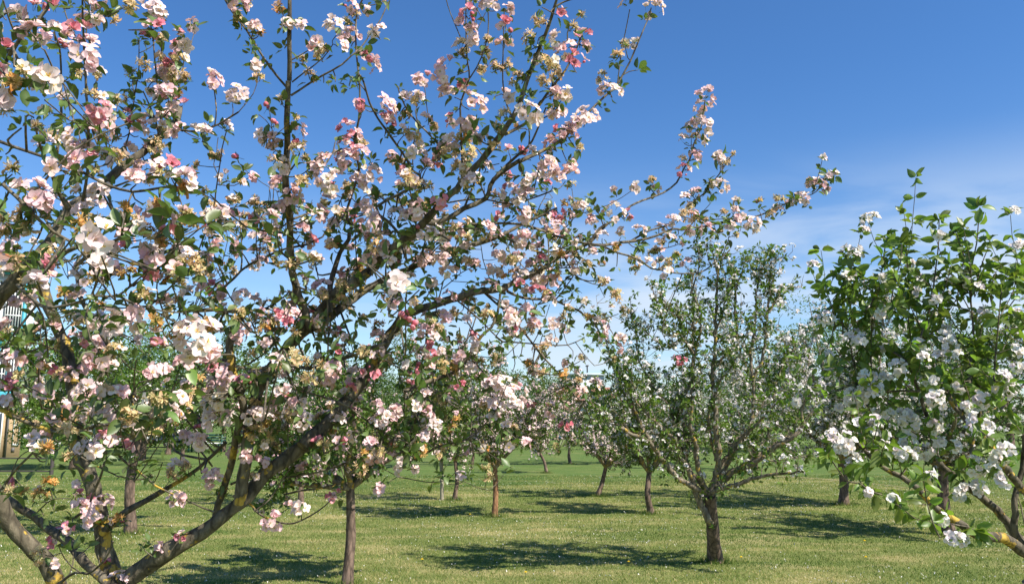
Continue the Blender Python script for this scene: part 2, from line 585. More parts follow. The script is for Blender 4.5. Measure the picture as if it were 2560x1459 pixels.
# ------------------------------------------------------------------ the near tree, traced limb by limb
CROP = {0: (0, 0), 1: (0, 0), 2: (850, 0), 3: (1700, 200), 4: (0, 480), 5: (850, 480), 6: (0, 969), 7: (850, 969), 8: (1700, 969), 9: (1700, 580)}
KS = 0.3366
def ppx(c, x, y):
    k = KS if c else 1.0
    return CROP[c][0] + x * k, CROP[c][1] + y * k
class Traced:
    """Branches and clusters of one tree; every cluster hangs on a spur that grows from its nearest branch."""
    def __init__(s):
        s.br = []                     # (points n x 3, radii n, lichen, thick)
        s.S = None
        s.ds = 1.0
    def branch3(s, pts, rad, lich=0.0, step=0.035, wig=0.006):
        q = np.hstack([np.asarray(pts, float), np.asarray(rad, float)[:, None]])
        q = smooth_path(q, step)
        n = len(q)
        w = rng.normal(size=(n, 3)) * wig
        w = (w + np.roll(w, 1, 0) + np.roll(w, -1, 0)) / 3
        w[0] = 0
        q[:, :3] += w * np.clip(q[:, 3:4] / 0.008, 0.3, 1.6)
        s.br.append((q[:, :3], np.clip(q[:, 3], 0.0011, 1), lich))
        return q
    def line(s, txt):
        head, body = txt.split(':')
        h = head.split()
        lich = float(h[4]) if len(h) > 4 else 0.0
        d0, d1, w0, w1 = map(float, h[:4])
        uv = []
        c = None
        for tok in body.split():
            if tok.startswith('c'):
                c = int(tok[1:])
            else:
                x, y = map(float, tok.split(','))
                uv.append(ppx(c, x, y))
        uv = np.array(uv)
        L = np.concatenate(([0], np.cumsum(np.linalg.norm(np.diff(uv, axis=0), axis=1))))
        t = L / L[-1]
        d0, d1 = d0 * s.ds, d1 * s.ds
        d = d0 + (d1 - d0) * t + 0.03 * np.sin(t * 7 + rng.uniform(0, 6)) * min(1, L[-1] / 400)
        w = (w0 + (w1 - w0) * t) * KS
        w = np.where(w > 10, 10 + (w - 10) * 0.84, w)
        pts = [P(u, v, k) for (u, v), k in zip(uv, d)]
        rad = w * d / FPX / 2
        return s.branch3(pts, rad, lich, wig=0.004)
    def index(s):
        s.S = np.concatenate([b[0] for b in s.br])
        s.Srad = np.concatenate([b[1] for b in s.br])
        s.Su, s.Sv, s.Sd = PX(s.S)
    def near(s, u, v, d=None):
        k = (s.Su - u) ** 2 + (s.Sv - v) ** 2
        if d is not None:
            k = k + ((s.Sd - d) * 260) ** 2
        i = int(np.argmin(k))
        return i, math.sqrt(k[i])

FG = Traced()
BR = """
2.3 2.05 150 140 0.35: c6 500,1640 430,1480 330,1290 200,1130 80,980 0,840 -130,640 -190,300 -180,40 c4 -170,1000 -60,865 60,740 170,620 260,490
2.05 2.45 100 56 0.2: c4 170,620 260,490 350,370 420,230 520,110 640,30 c1 760,1370 900,1250 1000,1170 1100,1090 1200,990 1310,890 1335,800
2.3 2.5 90 70 0.3: c6 900,1540 780,1420 640,1290 520,1150 380,1070 250,960 110,870 20,800
2.32 2.6 150 95 0.9: c6 880,1600 850,1400 800,1250 780,1130 740,1000 700,850 680,750 640,600 600,480 570,300 550,150 c4 520,1300 490,1150 430,1000 370,880 330,760 310,690
2.55 2.75 40 14 0.9: c4 520,1380 560,1310 600,1270 660,1230 720,1190 800,1120 860,1060
2.3 2.45 155 108 0.35: c6 860,1600 930,1430 1050,1345 1200,1250 1350,1150 1500,1060 1650,960 1780,860 1880,740 1980,640 2100,560 2250,440 2400,300
2.45 2.8 120 44 0.2: c6 2250,440 2400,300 2560,100 2680,-60 c5 190,1330 280,1190 340,1100 410,1000 470,920 560,890 640,865 760,810 880,780 960,740 1060,730 1180,715 1280,680
2.8 3.0 44 20 0.1: c5 1280,680 1380,635 1480,580 1570,520 1660,460 1760,425 1860,370 1930,280 1985,235
2.35 2.55 56 26 1.0: c6 760,1080 840,1010 950,910 1080,830 1200,770 1340,690 1480,590 1590,480 1680,400
2.4 2.25 62 60 0.7: c6 1590,1010 1640,880 1690,700 1730,520 1760,350 1820,200 1800,90 1760,0 c4 1750,1440 1720,1250 1710,1100 1740,980 1810,900 1790,870
2.25 2.3 42 24 0.7: c4 1800,890 1740,878 1600,868 1450,880 1330,850
2.35 2.42 100 85 0.5: c6 1780,860 1820,650 1850,400 1900,150 c4 1960,1400 2020,1290 2100,1200 2190,1100 2290,1020 c5 -140,900 0,742 120,660 210,600
2.42 2.1 80 44 0.1: c5 120,660 210,600 310,500 400,425 500,340 600,240 700,140 790,40 c2 870,1395 950,1290 1030,1190 1130,1080 1210,990
2.1 2.0 44 20: c2 1210,990 1290,870 1340,760 1390,600 1450,440 1520,260 1570,120 1610,-10
2.0 2.0 16 10: c2 1600,50 1660,15 1740,-10
2.42 2.7 70 40 0.6: c4 2290,1020 c5 -120,950 0,850 100,785 210,705 300,660 400,610 500,570 650,520 760,470 860,430 1000,390
2.7 2.85 40 14 0.1: c5 1000,390 1130,350 1250,290 1350,240 1450,190 1610,115
2.42 2.4 52 30: c5 380,560 470,400 620,255 720,220 830,180 920,120 1080,45 c2 1110,1380 1200,1290 1330,1200
2.4 2.5 30 18: c2 1330,1200 1450,1140 1540,1100 1640,1040 1720,960 1800,880 1870,810
2.5 2.6 18 8: c2 1870,810 1950,730 2050,640 2100,560 2160,450 2230,280 2290,140 2310,60
2.4 2.35 26 12: c2 1130,1360 1170,1290 1310,1160 1400,1080 1450,1000 1490,890 1530,800
2.1 2.2 24 12: c2 1225,1000 1380,915 1470,800 1540,700 1610,610 1680,520 1750,390 1800,250
2.15 2.15 8 7: c2 2060,620 2090,400 2120,250 2150,70
2.4 2.1 74 44 0.3: c4 2320,1010 2300,960 2230,780 2180,600 2150,400 2130,200 2120,0 c1 2125,1200 2140,900 2150,600
2.1 2.05 42 32: c1 2150,600 2150,300 2150,0 2150,-60
2.1 2.05 20 14: c1 2140,660 2050,560 1950,430 1870,290 1790,160 1680,0
2.1 2.15 17 8: c1 2160,710 2280,630 2400,560 2540,480 c2 80,420 140,370 200,290 300,150 360,10
2.1 2.05 12 7: c1 2170,610 2260,540 2400,430 2470,330
2.1 2.1 7 5: c1 2150,850 2100,780 2090,720
2.1 2.1 9 6: c1 2160,915 2210,900
2.3 2.2 6 4: c1 2110,1440 2000,1390 1900,1320 1800,1240 1765,1190
2.2 2.2 6 4: c1 2180,1330 2260,1280 2380,1160
2.1 2.1 9 5: c1 2120,1160 2040,1110 2020,960 1995,800
1.95 1.8 24 14: c4 600,100 c1 620,1430 650,1250 660,1000 655,850 640,700 630,500 625,300 615,-20
2.1 1.95 30 12: c4 500,120 c1 390,1300 420,1150 440,1000 455,850 450,500 440,350 400,240
2.2 2.15 15 10: c1 1180,1010 1160,900 1110,780 1060,680
2.2 2.1 13 10: c1 1200,990 1180,700 1160,520 1140,310 1110,150
2.2 2.1 12 7: c1 900,1170 960,990 1000,700 1030,500 1035,290
2.2 2.1 10 7: c1 1290,880 1310,750 1355,540 1370,350 1330,220
2.2 2.15 12 8: c1 1320,830 1250,830 1190,870 1190,500 1205,280
2.4 2.3 17 12: c1 1290,960 1420,975 1560,950 1680,890 1770,835
2.3 2.3 11 9: c1 1595,935 1605,800 1585,640
2.3 2.3 8 6: c1 1770,835 1880,700 1920,600
2.6 2.4 12 9: c4 1480,420 1580,140 c1 1600,1430 1620,1300 1650,1100 1685,960
1.45 1.4 30 26: c1 -120,660 -20,540 60,440 150,290 270,170 350,60 380,-60
1.45 1.4 16 10: c1 130,270 80,180 20,0
1.5 1.5 12 7: c1 560,270 510,170 480,50
1.6 1.7 13 10: c1 330,370 400,520 480,640 530,850 600,960
1.9 1.9 9 6: c1 700,700 715,600
1.5 1.55 26 18: c1 -60,1030 0,1050 200,1120 450,1210 640,1295 800,1375 980,1430 1180,1400 1300,1380
1.45 1.5 30 22: c4 20,-60 130,40 250,170 400,300 560,385
1.9 1.55 50 22 0.2: c4 230,640 330,560 440,460 530,410 650,400 790,380 900,330
1.6 1.5 30 14: c4 130,690 220,770 280,820 370,860 500,840 620,800 720,770
1.5 1.6 20 12: c4 720,770 880,770 960,700 1060,650 1150,580 1240,500 1310,400 1350,280 1360,230
1.5 1.6 20 12: c4 860,760 980,830 1080,850 1180,790 1380,580
1.9 1.8 18 14: c4 -60,1140 0,1150 120,1170 200,1190 310,1150
1.9 1.8 15 12: c4 310,1600 290,1456 290,1330 290,1200
2.4 2.4 9 6: c4 350,330 420,420 560,580 620,650 690,690
2.6 2.45 24 44: c4 565,590 600,760 660,900 740,1010 790,1100 810,1200 780,1330
2.4 2.4 11 8: c4 1450,740 1500,800 1570,850 1640,870
2.3 2.35 10 6: c4 1740,820 1690,750 1640,640 1610,560
2.3 2.4 16 10: c4 1830,890 1980,860 2080,800 2150,740
2.8 2.75 22 14: c4 1560,860 1640,730 1740,640 1850,540 2000,470 2130,420
2.3 2.3 13 10: c4 1930,1130 1890,1020 1840,900
2.3 2.3 16 12: c4 2075,1190 2030,1100 2010,1030
2.25 2.4 22 30 0.3: c4 1740,1290 1900,1310 2100,1270 2300,1310 2555,1240 c5 120,1210 250,1150 360,1110
2.4 2.5 46 24 0.2: c4 2450,900 2450,700 2500,520 2555,400 c5 60,350 90,260
2.5 2.4 22 12: c5 90,260 60,130 c2 140,1250 100,1090 135,900 145,620 120,400 120,100 170,-10
2.4 2.2 24 14: c5 480,350 360,220 270,110 c2 600,1350 540,1270 490,1180 420,1080 340,960 280,880 220,760 180,620 150,560
2.35 2.3 15 10: c2 760,1090 690,1020 640,970 530,850 460,730 430,640
2.3 2.3 8 6: c2 660,900 640,760 620,610
2.3 2.2 19 10: c2 905,1330 905,1060 895,870 905,750 960,580 950,470 940,330 935,0
2.2 2.15 11 8: c2 965,580 1050,420 1100,250 1100,90 1080,0
2.2 2.2 9 7: c2 900,290 820,100 790,0
2.2 2.2 8 6: c2 990,290 1080,90
2.15 2.05 13 8: c2 1300,890 1240,790 1210,620 1210,380 1220,60
2.1 2.1 10 6: c2 1690,300 1700,200 1800,100
2.5 2.4 13 11: c5 800,80 900,65 1060,55 1180,75 1290,85 1430,45 1550,0
2.6 2.8 20 16: c5 740,225 920,240 1140,230 1360,240 1480,280 1600,325 1740,365 1880,385 1960,405
2.8 3.1 16 9: c5 1960,405 2060,450 2140,470 2240,510 2310,570 2430,590 2540,605 c9 150,300 230,250 310,190 370,130
2.85 3.2 24 11: c5 1850,400 1960,395 2080,370 2200,360 2350,325 2470,270 2540,280 c3 100,1095 200,1085 300,1065 400,1050 500,1035
3.2 3.3 12 6: c3 500,1035 600,1000 690,960 780,920 860,880 950,860 1010,830 1060,760 1105,710
3.0 3.2 15 8: c5 2150,370 2300,280 2420,255 2530,170 c3 60,935 120,890 180,840 240,760 290,700 330,640 385,560
2.9 3.1 18 10: c5 1850,370 1930,270 2000,230 2080,180 2120,130 2200,80 2300,40 2400,5 2500,-70 c3 30,650 70,590 100,480 140,400 165,300 185,150
2.8 3.0 24 13 0.3: c5 1240,735 1330,775 1430,790 1570,800 1680,845 1770,880 1840,930 1900,975
2.9 2.9 10 8: c5 1600,800 1680,700 1735,620
2.7 2.7 14 11: c5 870,805 960,880 1060,970 1160,1070 1210,1110
2.75 2.9 20 12: c5 1060,735 1180,840 1250,890 1300,960 1380,1060 1450,1150 1530,1240 1610,1330 1680,1430 c7 1740,50 1810,110
2.55 2.7 34 18 0.6: c5 480,1480 600,1435 700,1390 800,1360 870,1320 960,1220 1050,1080 1130,1010 1175,900 1190,760
2.5 2.6 12 9: c5 640,1040 690,960 730,800 765,660
2.6 2.6 8 6: c5 760,720 830,660 900,600 990,555
2.4 2.35 26 16: c5 350,1110 410,1010 440,920 460,800 420,700
2.6 2.6 9 6: c5 850,1310 900,1200 940,1090 980,960
2.8 2.85 8 5: c5 1680,260 1760,170 1800,140
2.85 2.85 8 6: c5 1450,200 1490,100 1540,0
2.8 2.8 8 6: c5 1110,640 1060,500 1040,350
2.9 3.0 9 6: c5 1740,560 1600,560 1830,520
2.8 2.8 9 6: c5 1700,590 1820,660 1930,690
2.9 2.9 8 5: c5 2330,420 2440,410 2530,380
2.8 2.8 12 8: c5 1200,1110 1500,1130 1690,1135 1800,1090
2.4 2.4 18 10: c6 1715,715 1800,680 1900,655
2.4 2.35 20 8 0.8: c6 1730,800 1840,850 1890,910 1960,960 2080,1000 2180,1000 2300,950 2420,870 2490,790
2.4 2.4 13 9: c6 1890,915 2000,830 2080,700 2180,560
2.3 2.25 15 10: c6 1590,920 1480,880 1380,830 1300,800
2.0 2.0 12 11: c6 570,490 700,570 850,640 1000,680 1090,670
2.0 2.1 17 13 0.6: c6 880,500 960,570 1080,660 1160,730 1290,790
1.8 1.75 22 15: c6 560,960 650,900 690,800 740,680 770,600 800,480
2.0 1.8 22 12: c6 410,1470 560,1370 650,1380 740,1320 800,1240 840,1140
1.9 1.8 11 8: c6 600,1370 540,1330 480,1260 440,1180
1.9 1.9 9 7: c6 740,1310 720,1200 705,1060
1.9 1.9 8 6: c6 560,1270 640,1200 730,1110
1.6 1.5 24 16: c6 -60,830 0,770 80,660 160,560 240,480
1.6 1.6 9 7: c6 75,665 110,570 160,500 215,465
1.9 1.85 44 26 1.4: c6 -80,90 0,150 100,200 200,250 300,290 390,335
1.85 1.8 24 15: c6 390,335 410,280 640,300 780,250 870,170 930,100 990,40
2.5 2.4 15 13: c6 2100,670 2300,640 2555,565
2.5 2.4 16 14 0.8: c6 2110,790 2230,760 2400,740 2555,690
2.3 2.4 14 16: c6 2160,-30 2260,20 2400,60 2555,120 c7 100,170
2.35 2.3 9 8: c6 2140,490 2140,200 2165,0
2.4 2.4 14 10: c7 100,170 200,240 320,330 480,400 560,440
2.5 2.45 18 10: c7 520,540 640,480 750,430 880,400 970,370 1040,310 1120,215
2.6 2.6 14 11: c7 640,-20 750,60 850,140
2.55 2.5 9 6: c7 430,660 580,690 700,700 790,680 850,630
2.5 2.5 7 5: c7 780,710 860,718 910,690
2.6 2.5 12 9: c7 470,470 500,380 580,200 650,40
2.05 2.0 10 6: c6 240,960 350,850 430,820 540,825
2.0 2.0 9 6: c6 1130,1250 1060,1180 1110,1090
"""
for ln in BR.strip().splitlines():
    FG.line(ln)
# below the frame: the short trunk that carries the limbs
fork = P(850 * KS, 969 + 1600 * KS, 2.3)
gx, gy = fork[0] - 0.03, fork[1] + 0.04
FG_BASE = np.array([gx, gy, 0.0])
FG.index()

# x,y,r,type [,depth]   types: w p P = blossom from pale to deep pink, y o = withered, l = leaf rosette, B = buds
CL = {1: """250,70,80,P;140,120,70,w;230,230,90,p;30,340,60,P;300,290,50,p;20,510,80,P,1.35;370,570,115,w,1.2;190,560,85,y,1.25;110,620,70,o,1.25;20,740,70,w,1.25;400,30,30,P;640,190,30,P;690,40,40,w;720,140,35,w;
650,420,120,p,1.7;680,310,50,P;540,200,40,P;590,290,40,P;430,340,40,B;500,250,30,p;410,200,45,w;520,340,50,p;720,560,45,y;700,720,70,y;350,820,40,y;480,720,50,w;380,1000,80,y;290,940,50,y;560,1040,90,w;600,1100,80,p;
770,960,80,p;690,900,50,w;560,1200,90,p;540,1260,60,p;680,1140,40,P;780,1150,60,y;880,1190,80,w;1000,1230,60,y;860,990,60,y;940,920,50,P;950,830,30,P;1000,880,30,P;1080,890,50,p;1150,950,80,w;1050,980,60,p;1140,1080,90,y;
1270,1000,50,p;1330,950,40,p;970,1100,50,p;1210,1250,110,P;1080,1270,80,p;990,1320,80,p;1360,1350,100,w;1340,1410,70,o;1390,1290,60,p;1460,1215,30,y;100,1250,55,y;240,1420,115,p;580,1420,50,y;700,1270,50,y;1140,80,90,w;
1150,190,80,p;1110,260,50,P;1210,280,30,y;1330,230,30,P;1330,330,50,P;1325,410,35,P;1260,440,50,P;1200,430,30,y;1130,650,70,w;1180,720,50,w;1260,540,60,w;1310,600,90,y;1380,580,40,y;1370,760,35,P;1280,790,40,p;1250,650,50,p;
1580,600,80,p;1760,720,90,w;1490,990,80,w;1690,940,45,w;1760,20,80,p;1760,130,50,y;1920,230,50,o;2080,80,60,o;2150,200,60,w;2250,200,50,w;1930,570,40,y;1890,490,40,w;2240,440,50,y;2300,570,60,y;2400,390,90,y;2360,300,50,w;
2480,200,80,w;2540,330,50,p;2090,740,35,y;1995,800,25,B;2030,920,25,B;2025,1000,30,p;2040,1080,65,p;2210,980,70,p;2210,1070,30,P;2100,1240,60,w;2060,1370,60,p;2180,1430,60,p;2240,1350,60,y;2260,1180,40,y;2420,1200,70,p;
2450,1360,90,w;2520,1160,40,P;1760,1190,25,B;2200,870,15,y;70,110,60,l,1.4;230,480,80,l,1.25;100,470,80,l,1.25;330,1000,120,l,1.3;250,820,90,l,1.3;150,900,90,l,1.3;350,720,80,l,1.3;1050,560,60,l;990,570,60,l;940,640,60,l;530,850,60,l;
800,850,70,l;540,560,60,l;620,30,60,l;700,70,60,l;780,840,60,l;1520,880,70,l;1760,200,60,l;1860,350,60,l;1960,430,60,l;2080,350,60,l;2450,600,60,l;2510,620,60,l;2100,1000,60,l;2190,90,70,l;2060,180,60,l;1870,310,60,l;300,150,60,l;
510,20,50,l;1250,770,60,l;1000,250,50,l;1060,270,50,l;1240,1340,70,l;1450,1370,80,l;40,1200,70,l;60,1340,90,l;400,1380,70,l;480,1390,60,l;640,1230,60,l;560,510,60,l""",
2: """80,40,60,P;110,100,50,y;200,90,40,w;280,240,70,w;80,280,80,p;200,480,100,p;220,410,40,P;330,800,100,p;350,910,75,P;620,590,70,p;490,720,50,w;570,740,60,y;480,860,50,y;640,890,50,w;690,950,60,y;790,540,100,p;800,700,70,p;
930,650,70,P;1000,770,90,p;830,900,60,P;940,910,60,p;940,90,60,P;1000,130,30,B;900,160,40,p;970,220,50,p;900,340,60,w;990,290,60,w;1080,300,50,y;910,400,50,y;1080,390,50,y;1240,490,50,y;1160,510,50,y;1050,530,40,y;1210,190,60,P;
1270,230,30,B;1220,320,60,p;1150,50,70,w;1080,20,50,P;1240,70,50,p;1640,100,50,P;1490,160,60,y;1400,290,60,y;1310,590,70,y;1480,440,60,w;1540,470,80,y;1600,560,60,y;1610,290,60,w;1680,370,80,p;1800,250,60,P;1820,350,50,p;
1740,470,90,P;1730,200,40,y;1670,690,60,w;1600,820,60,o;1640,830,40,w;1410,830,110,w,1.95;1500,600,60,y;1270,720,50,w;1230,690,30,w;1230,860,70,y;1160,950,50,y;900,1000,60,y;980,970,50,p;820,1050,70,w;920,1040,60,o;850,1130,60,y;
950,1150,80,y;900,1250,80,y;950,1320,80,y;970,1350,60,w;740,1170,70,P;780,1080,50,p;540,1070,80,w;590,1180,80,w;640,1220,50,p;510,1300,40,p;560,1370,60,w;220,1310,90,w;60,1180,80,p;150,1130,60,p;50,960,80,P;110,1000,60,p;
40,1060,60,P;160,1060,50,y;30,1250,60,p;140,1340,60,p;620,1380,60,y;1080,1240,60,w;1130,1080,60,y;1330,1110,40,P;1380,1150,40,P;1420,1110,40,w;1580,1080,70,p;1640,980,60,P;1700,1000,70,p;1830,880,90,w;1760,920,60,p;1550,1240,80,p;
1480,1340,70,w;1380,1330,50,w;1360,1400,60,w;1720,1220,50,p;1700,1300,70,p;1600,1330,70,w;1780,1100,40,y;1950,580,60,y;1960,660,50,p;2040,680,60,w;2070,410,40,y;2130,10,60,P;2320,80,90,w;1800,110,20,y;900,480,60,l;910,580,60,l;
460,790,70,l;550,940,70,l;1380,410,70,l;1400,520,70,l;1480,280,60,l;1550,380,60,l;2000,440,60,l;2080,600,60,l;1970,760,60,l;1840,310,60,l;30,630,60,l;140,560,70,l;700,1050,70,l;1290,690,60,l;60,130,50,l;150,330,60,l;1340,660,70,l;
1430,690,70,l;1390,350,50,l;1100,470,60,l;1130,680,60,l;850,790,60,l;2060,450,50,l;2250,110,50,l;450,630,40,l;430,970,60,l;320,980,50,l;640,1060,60,l;1060,880,60,l;1180,890,60,l;720,1000,60,l;860,1390,80,l;780,1380,80,l;940,1100,70,l;
1130,1150,60,l;1690,1060,50,l;270,1180,50,l;180,1190,50,l;400,1400,60,l;280,1400,70,l""",
3: """190,110,65,p;180,210,85,p;140,300,50,p;205,345,60,w;170,440,40,w;100,420,40,y;120,560,50,p;30,440,40,w;20,680,60,P;30,590,40,y;290,590,40,w;340,610,60,y;390,550,30,y;230,780,40,y;310,790,60,w;40,870,40,w;70,950,40,y;30,1000,60,y;
190,1040,40,y;190,1110,50,p;290,1120,35,y;450,1010,45,y;540,1070,60,w;590,890,30,o;670,1000,40,y;740,880,50,y;730,960,40,w;910,900,70,w;970,770,50,y;1030,780,60,p;1130,720,50,w;90,470,50,l;60,610,50,l;180,740,50,l;270,750,50,l;
180,800,50,l;280,840,50,l;350,690,45,l;310,1030,70,l;370,1020,60,l;440,1080,60,l;260,1100,50,l;560,920,70,l;610,1020,65,l;660,930,60,l;760,930,60,l;830,830,60,l;880,850,60,l;1050,690,50,l;1100,650,70,l;1150,680,60,l;1110,760,50,l;400,990,50,l;500,1060,50,l""",
4: """280,50,110,p,1.45;730,310,140,w,1.1;590,240,85,o,1.2;640,130,80,w;510,110,60,p;760,530,70,w,1.3;770,610,60,w;940,390,40,P;960,610,80,o,1.5;690,430,60,y;830,430,70,w;1150,420,90,w;1360,450,80,w;1450,530,70,y;1300,570,70,P;
1270,650,60,o;1500,610,90,w;1060,760,50,y;270,670,100,w,1.6;210,640,60,y;580,740,60,w;470,740,40,o;40,560,70,w;40,310,50,y;60,400,50,p;200,250,80,y;150,160,60,y;360,600,40,p;1550,160,55,w;1570,280,55,P;1700,170,40,P;1380,190,80,y;
930,110,50,o;1160,110,70,o;1000,200,50,y;1220,320,50,o;1280,310,40,p;1650,240,50,w;1790,270,40,w;1900,190,50,P;1720,250,50,y;1910,340,60,w;1890,430,40,p;2080,150,80,p;2180,50,70,p;2340,170,90,p;2420,180,50,w;2050,280,40,p;
2240,270,50,p;2310,360,50,P;2440,60,60,w;2480,240,50,w;1540,460,50,p;1530,500,50,p;1990,440,60,y;2060,510,50,y;1940,500,40,p;1800,780,60,w;1640,720,40,p;1390,760,60,w;1210,800,40,p;1310,800,40,o;1020,890,60,p;1150,960,70,o;
840,960,130,w,1.7;740,940,60,w;920,960,90,w;1300,1040,60,o;1540,980,60,o;1650,950,90,w;1780,1050,90,p;1460,1080,175,w,1.55;1420,1190,100,w,1.6;1550,1170,100,p,1.6;1930,950,90,p;2040,1010,80,y;2080,960,80,P;2170,830,40,p;1990,830,60,y;
2410,980,60,y;2400,720,80,p;2260,650,50,p;2440,770,60,w;610,1100,55,P;740,1150,80,p;1170,1350,90,p;1200,1310,60,w;1640,1390,110,p;1590,1440,80,w;100,1230,80,p;30,1400,60,P;90,1440,50,P;430,1120,60,y;2180,1260,120,y,1.9;2160,1300,80,o;
2240,1060,50,y;2400,1050,70,y;2430,1370,60,p;1900,1180,60,y;600,940,50,w;300,980,50,p;2370,1240,50,y;1000,980,60,w;900,230,120,l,1.3;1010,290,110,l,1.3;440,210,60,l;640,330,80,l,1.15;560,340,80,l,1.3;210,530,70,l;700,760,70,l;
760,750,90,l,1.5;930,720,60,l;1060,580,70,l,1.5;1310,600,60,l;1340,860,60,l;1230,990,90,l;1000,1180,90,l,1.7;920,1190,60,l;1120,1210,60,l;1430,800,60,l;1290,850,60,l;60,1080,90,l,1.5;130,1110,80,l,1.5;2060,1230,90,l,1.8;1930,1320,70,l;
2400,1130,80,l;2480,1140,80,l;2020,120,60,l;1560,360,60,l;2360,120,60,l;400,170,60,l;820,470,60,l;600,470,60,l;1150,740,80,l;1200,1010,80,l;2260,1290,60,l;2200,1200,70,l;1620,300,60,l;1700,310,50,l""",
5: """420,670,115,w,1.6;560,690,80,l,1.6;470,760,70,l,1.6;500,930,45,B,1.7;535,970,40,B,1.7;310,870,80,l,1.7;170,70,90,w;130,190,100,p;60,200,60,P;430,170,70,w;500,190,60,w;240,250,90,w;300,220,60,p;240,310,25,B;170,320,20,B;340,340,70,p;
230,480,70,p;300,440,60,w;350,480,60,w;400,530,50,P;480,400,70,w;760,300,70,p;700,240,50,w;560,100,50,p;590,300,20,B;660,490,60,w;590,520,50,p;690,670,50,w;800,600,60,w;840,580,40,p;970,520,60,y;1030,280,40,w;1170,350,60,p;
1180,170,40,P;1230,100,40,p;1180,20,50,w;1330,60,50,w;1330,10,50,w;1420,10,50,p;1270,510,50,y;1370,360,80,w;1370,310,50,p;1180,470,50,p;1290,510,40,y;1340,620,70,w;1220,600,60,o;1140,580,50,w;1110,690,60,p;1480,580,60,y;1410,540,40,p;
1510,480,60,P;1480,640,60,w;1550,690,80,p;1460,720,60,P;1580,600,50,p;1550,220,60,w;1620,170,50,P;1690,160,40,w;1610,270,70,p;1640,230,50,w;1790,100,50,w;1850,140,30,y;1770,330,30,p;1700,530,60,p;1750,590,40,p;2030,160,90,w;
2130,180,50,P;2090,300,40,w;1880,470,60,p;1940,540,40,o;2050,420,40,o;2180,500,50,y;2220,290,50,w;2390,280,60,w;2470,220,60,w;2330,460,60,y;2390,380,40,y;2420,600,60,w;2380,510,30,w;2530,380,20,p;2200,570,40,y;780,920,60,p;
940,950,40,w;1000,880,40,y;1280,920,70,p;1280,1050,60,w;1300,1000,40,P;1450,900,40,p;1380,850,30,p;1450,980,50,p;1660,980,60,w;1580,980,50,w;1570,1100,50,w;1660,920,40,y;1820,810,30,y;1950,1030,60,p;1940,940,60,y;2080,1090,50,w;
2100,880,50,y;2030,770,80,y;2070,1150,40,p;670,1170,80,P;620,1020,80,p;680,1060,50,w;740,1020,50,o;960,1080,60,P;980,1310,50,w;900,1220,50,p;870,1260,50,w;1180,1410,80,w;1130,1430,60,p;1290,1370,50,y;580,1300,25,B;280,1300,60,y;
350,1260,30,P;170,950,50,y;60,880,50,y;280,980,50,o;50,1100,60,o;130,1430,90,p;100,1340,60,w;2520,1230,50,P;1900,1430,50,w;980,210,90,l;1050,240,70,l;1390,210,50,l;1290,120,60,l;1470,350,60,l;1700,400,60,l;1820,420,60,l;1900,540,60,l;
1940,460,60,l;1830,320,60,l;1980,650,50,l;2180,560,60,l;2260,410,60,l;640,390,90,l;560,250,90,l;700,90,80,l;660,230,70,l;480,480,70,l;640,560,70,l;1090,280,60,l;950,430,60,l;1440,1310,60,l;1240,1080,60,l;820,1050,60,l;1180,1200,60,l;
30,1040,80,l;180,1110,80,l;420,240,60,l;500,560,60,l;760,230,60,l;880,420,60,l;1140,260,60,l;1350,1250,60,l;1700,1250,50,l;1830,1050,50,l;1960,180,50,l""",
6: """110,100,70,w;30,110,50,p;480,180,70,p;440,230,70,o;540,200,50,y;960,200,50,o;1250,170,70,w;1300,220,40,o;790,230,70,w;850,240,30,w;1610,230,100,w;1690,230,60,w;1450,240,40,B;1470,290,25,B;1370,340,40,p;300,450,90,w,1.5;340,440,50,o;
220,370,50,w;330,370,50,p;620,440,60,w;600,360,60,y;700,460,50,w;780,400,90,P;940,440,60,P;520,510,60,y;1320,590,70,w;1380,590,50,y;1280,640,50,y;1590,670,85,p;1670,780,50,y;1300,820,70,p;1960,570,50,p;580,720,50,w;120,710,50,P;
180,780,60,o;70,760,40,y;290,800,70,o;370,700,60,o;600,850,80,P;750,870,90,p;580,950,110,p;680,980,60,p;820,1030,30,w;880,960,50,o;910,990,25,P;450,1130,90,P;500,1040,50,P;790,1310,35,B;1180,1190,50,p;2020,990,80,p;2230,890,60,w;
2490,800,70,P;2170,130,70,w;2230,120,50,w;2000,250,60,o;1950,190,40,o;2500,220,60,w;2230,620,50,p;2270,590,40,p;2320,540,50,w;2370,410,50,P;1640,50,100,w;1560,30,60,p;2030,110,50,p;500,240,70,l;690,240,90,l,1.6;400,520,70,l;500,390,60,l;
700,180,60,l;1080,590,90,l,1.7;1180,520,100,l,1.7;1010,560,60,l;1150,640,60,l;1000,640,60,l;330,900,70,l;420,900,60,l;380,740,70,l;740,950,80,l;880,1000,50,l;1110,1130,60,l;1060,1160,60,l;550,770,50,l;740,540,60,l;1570,70,70,l;
1870,90,60,l;1580,780,50,l;2100,90,60,l;820,340,60,l;600,240,60,l;900,620,50,l""",
7: """120,80,80,p;370,210,80,p;100,350,50,w;220,470,80,p;300,490,60,p;460,570,70,w;640,70,60,w;650,240,60,p;860,280,70,o;650,360,60,w;600,480,70,o;740,520,40,y;1310,60,90,p;1240,40,60,w;1140,130,80,w;1140,220,50,w;1310,120,60,w;
1430,140,35,P;920,470,40,p;250,400,50,y;360,490,50,p;370,410,20,B;1230,270,40,w;900,660,40,w;560,600,30,w;270,260,60,w;350,320,90,l;40,310,90,l;320,430,60,l;850,370,70,l;490,470,60,l;790,650,60,l;920,100,60,l;760,620,50,l;960,640,50,l;560,300,60,l;1180,240,60,l"""}

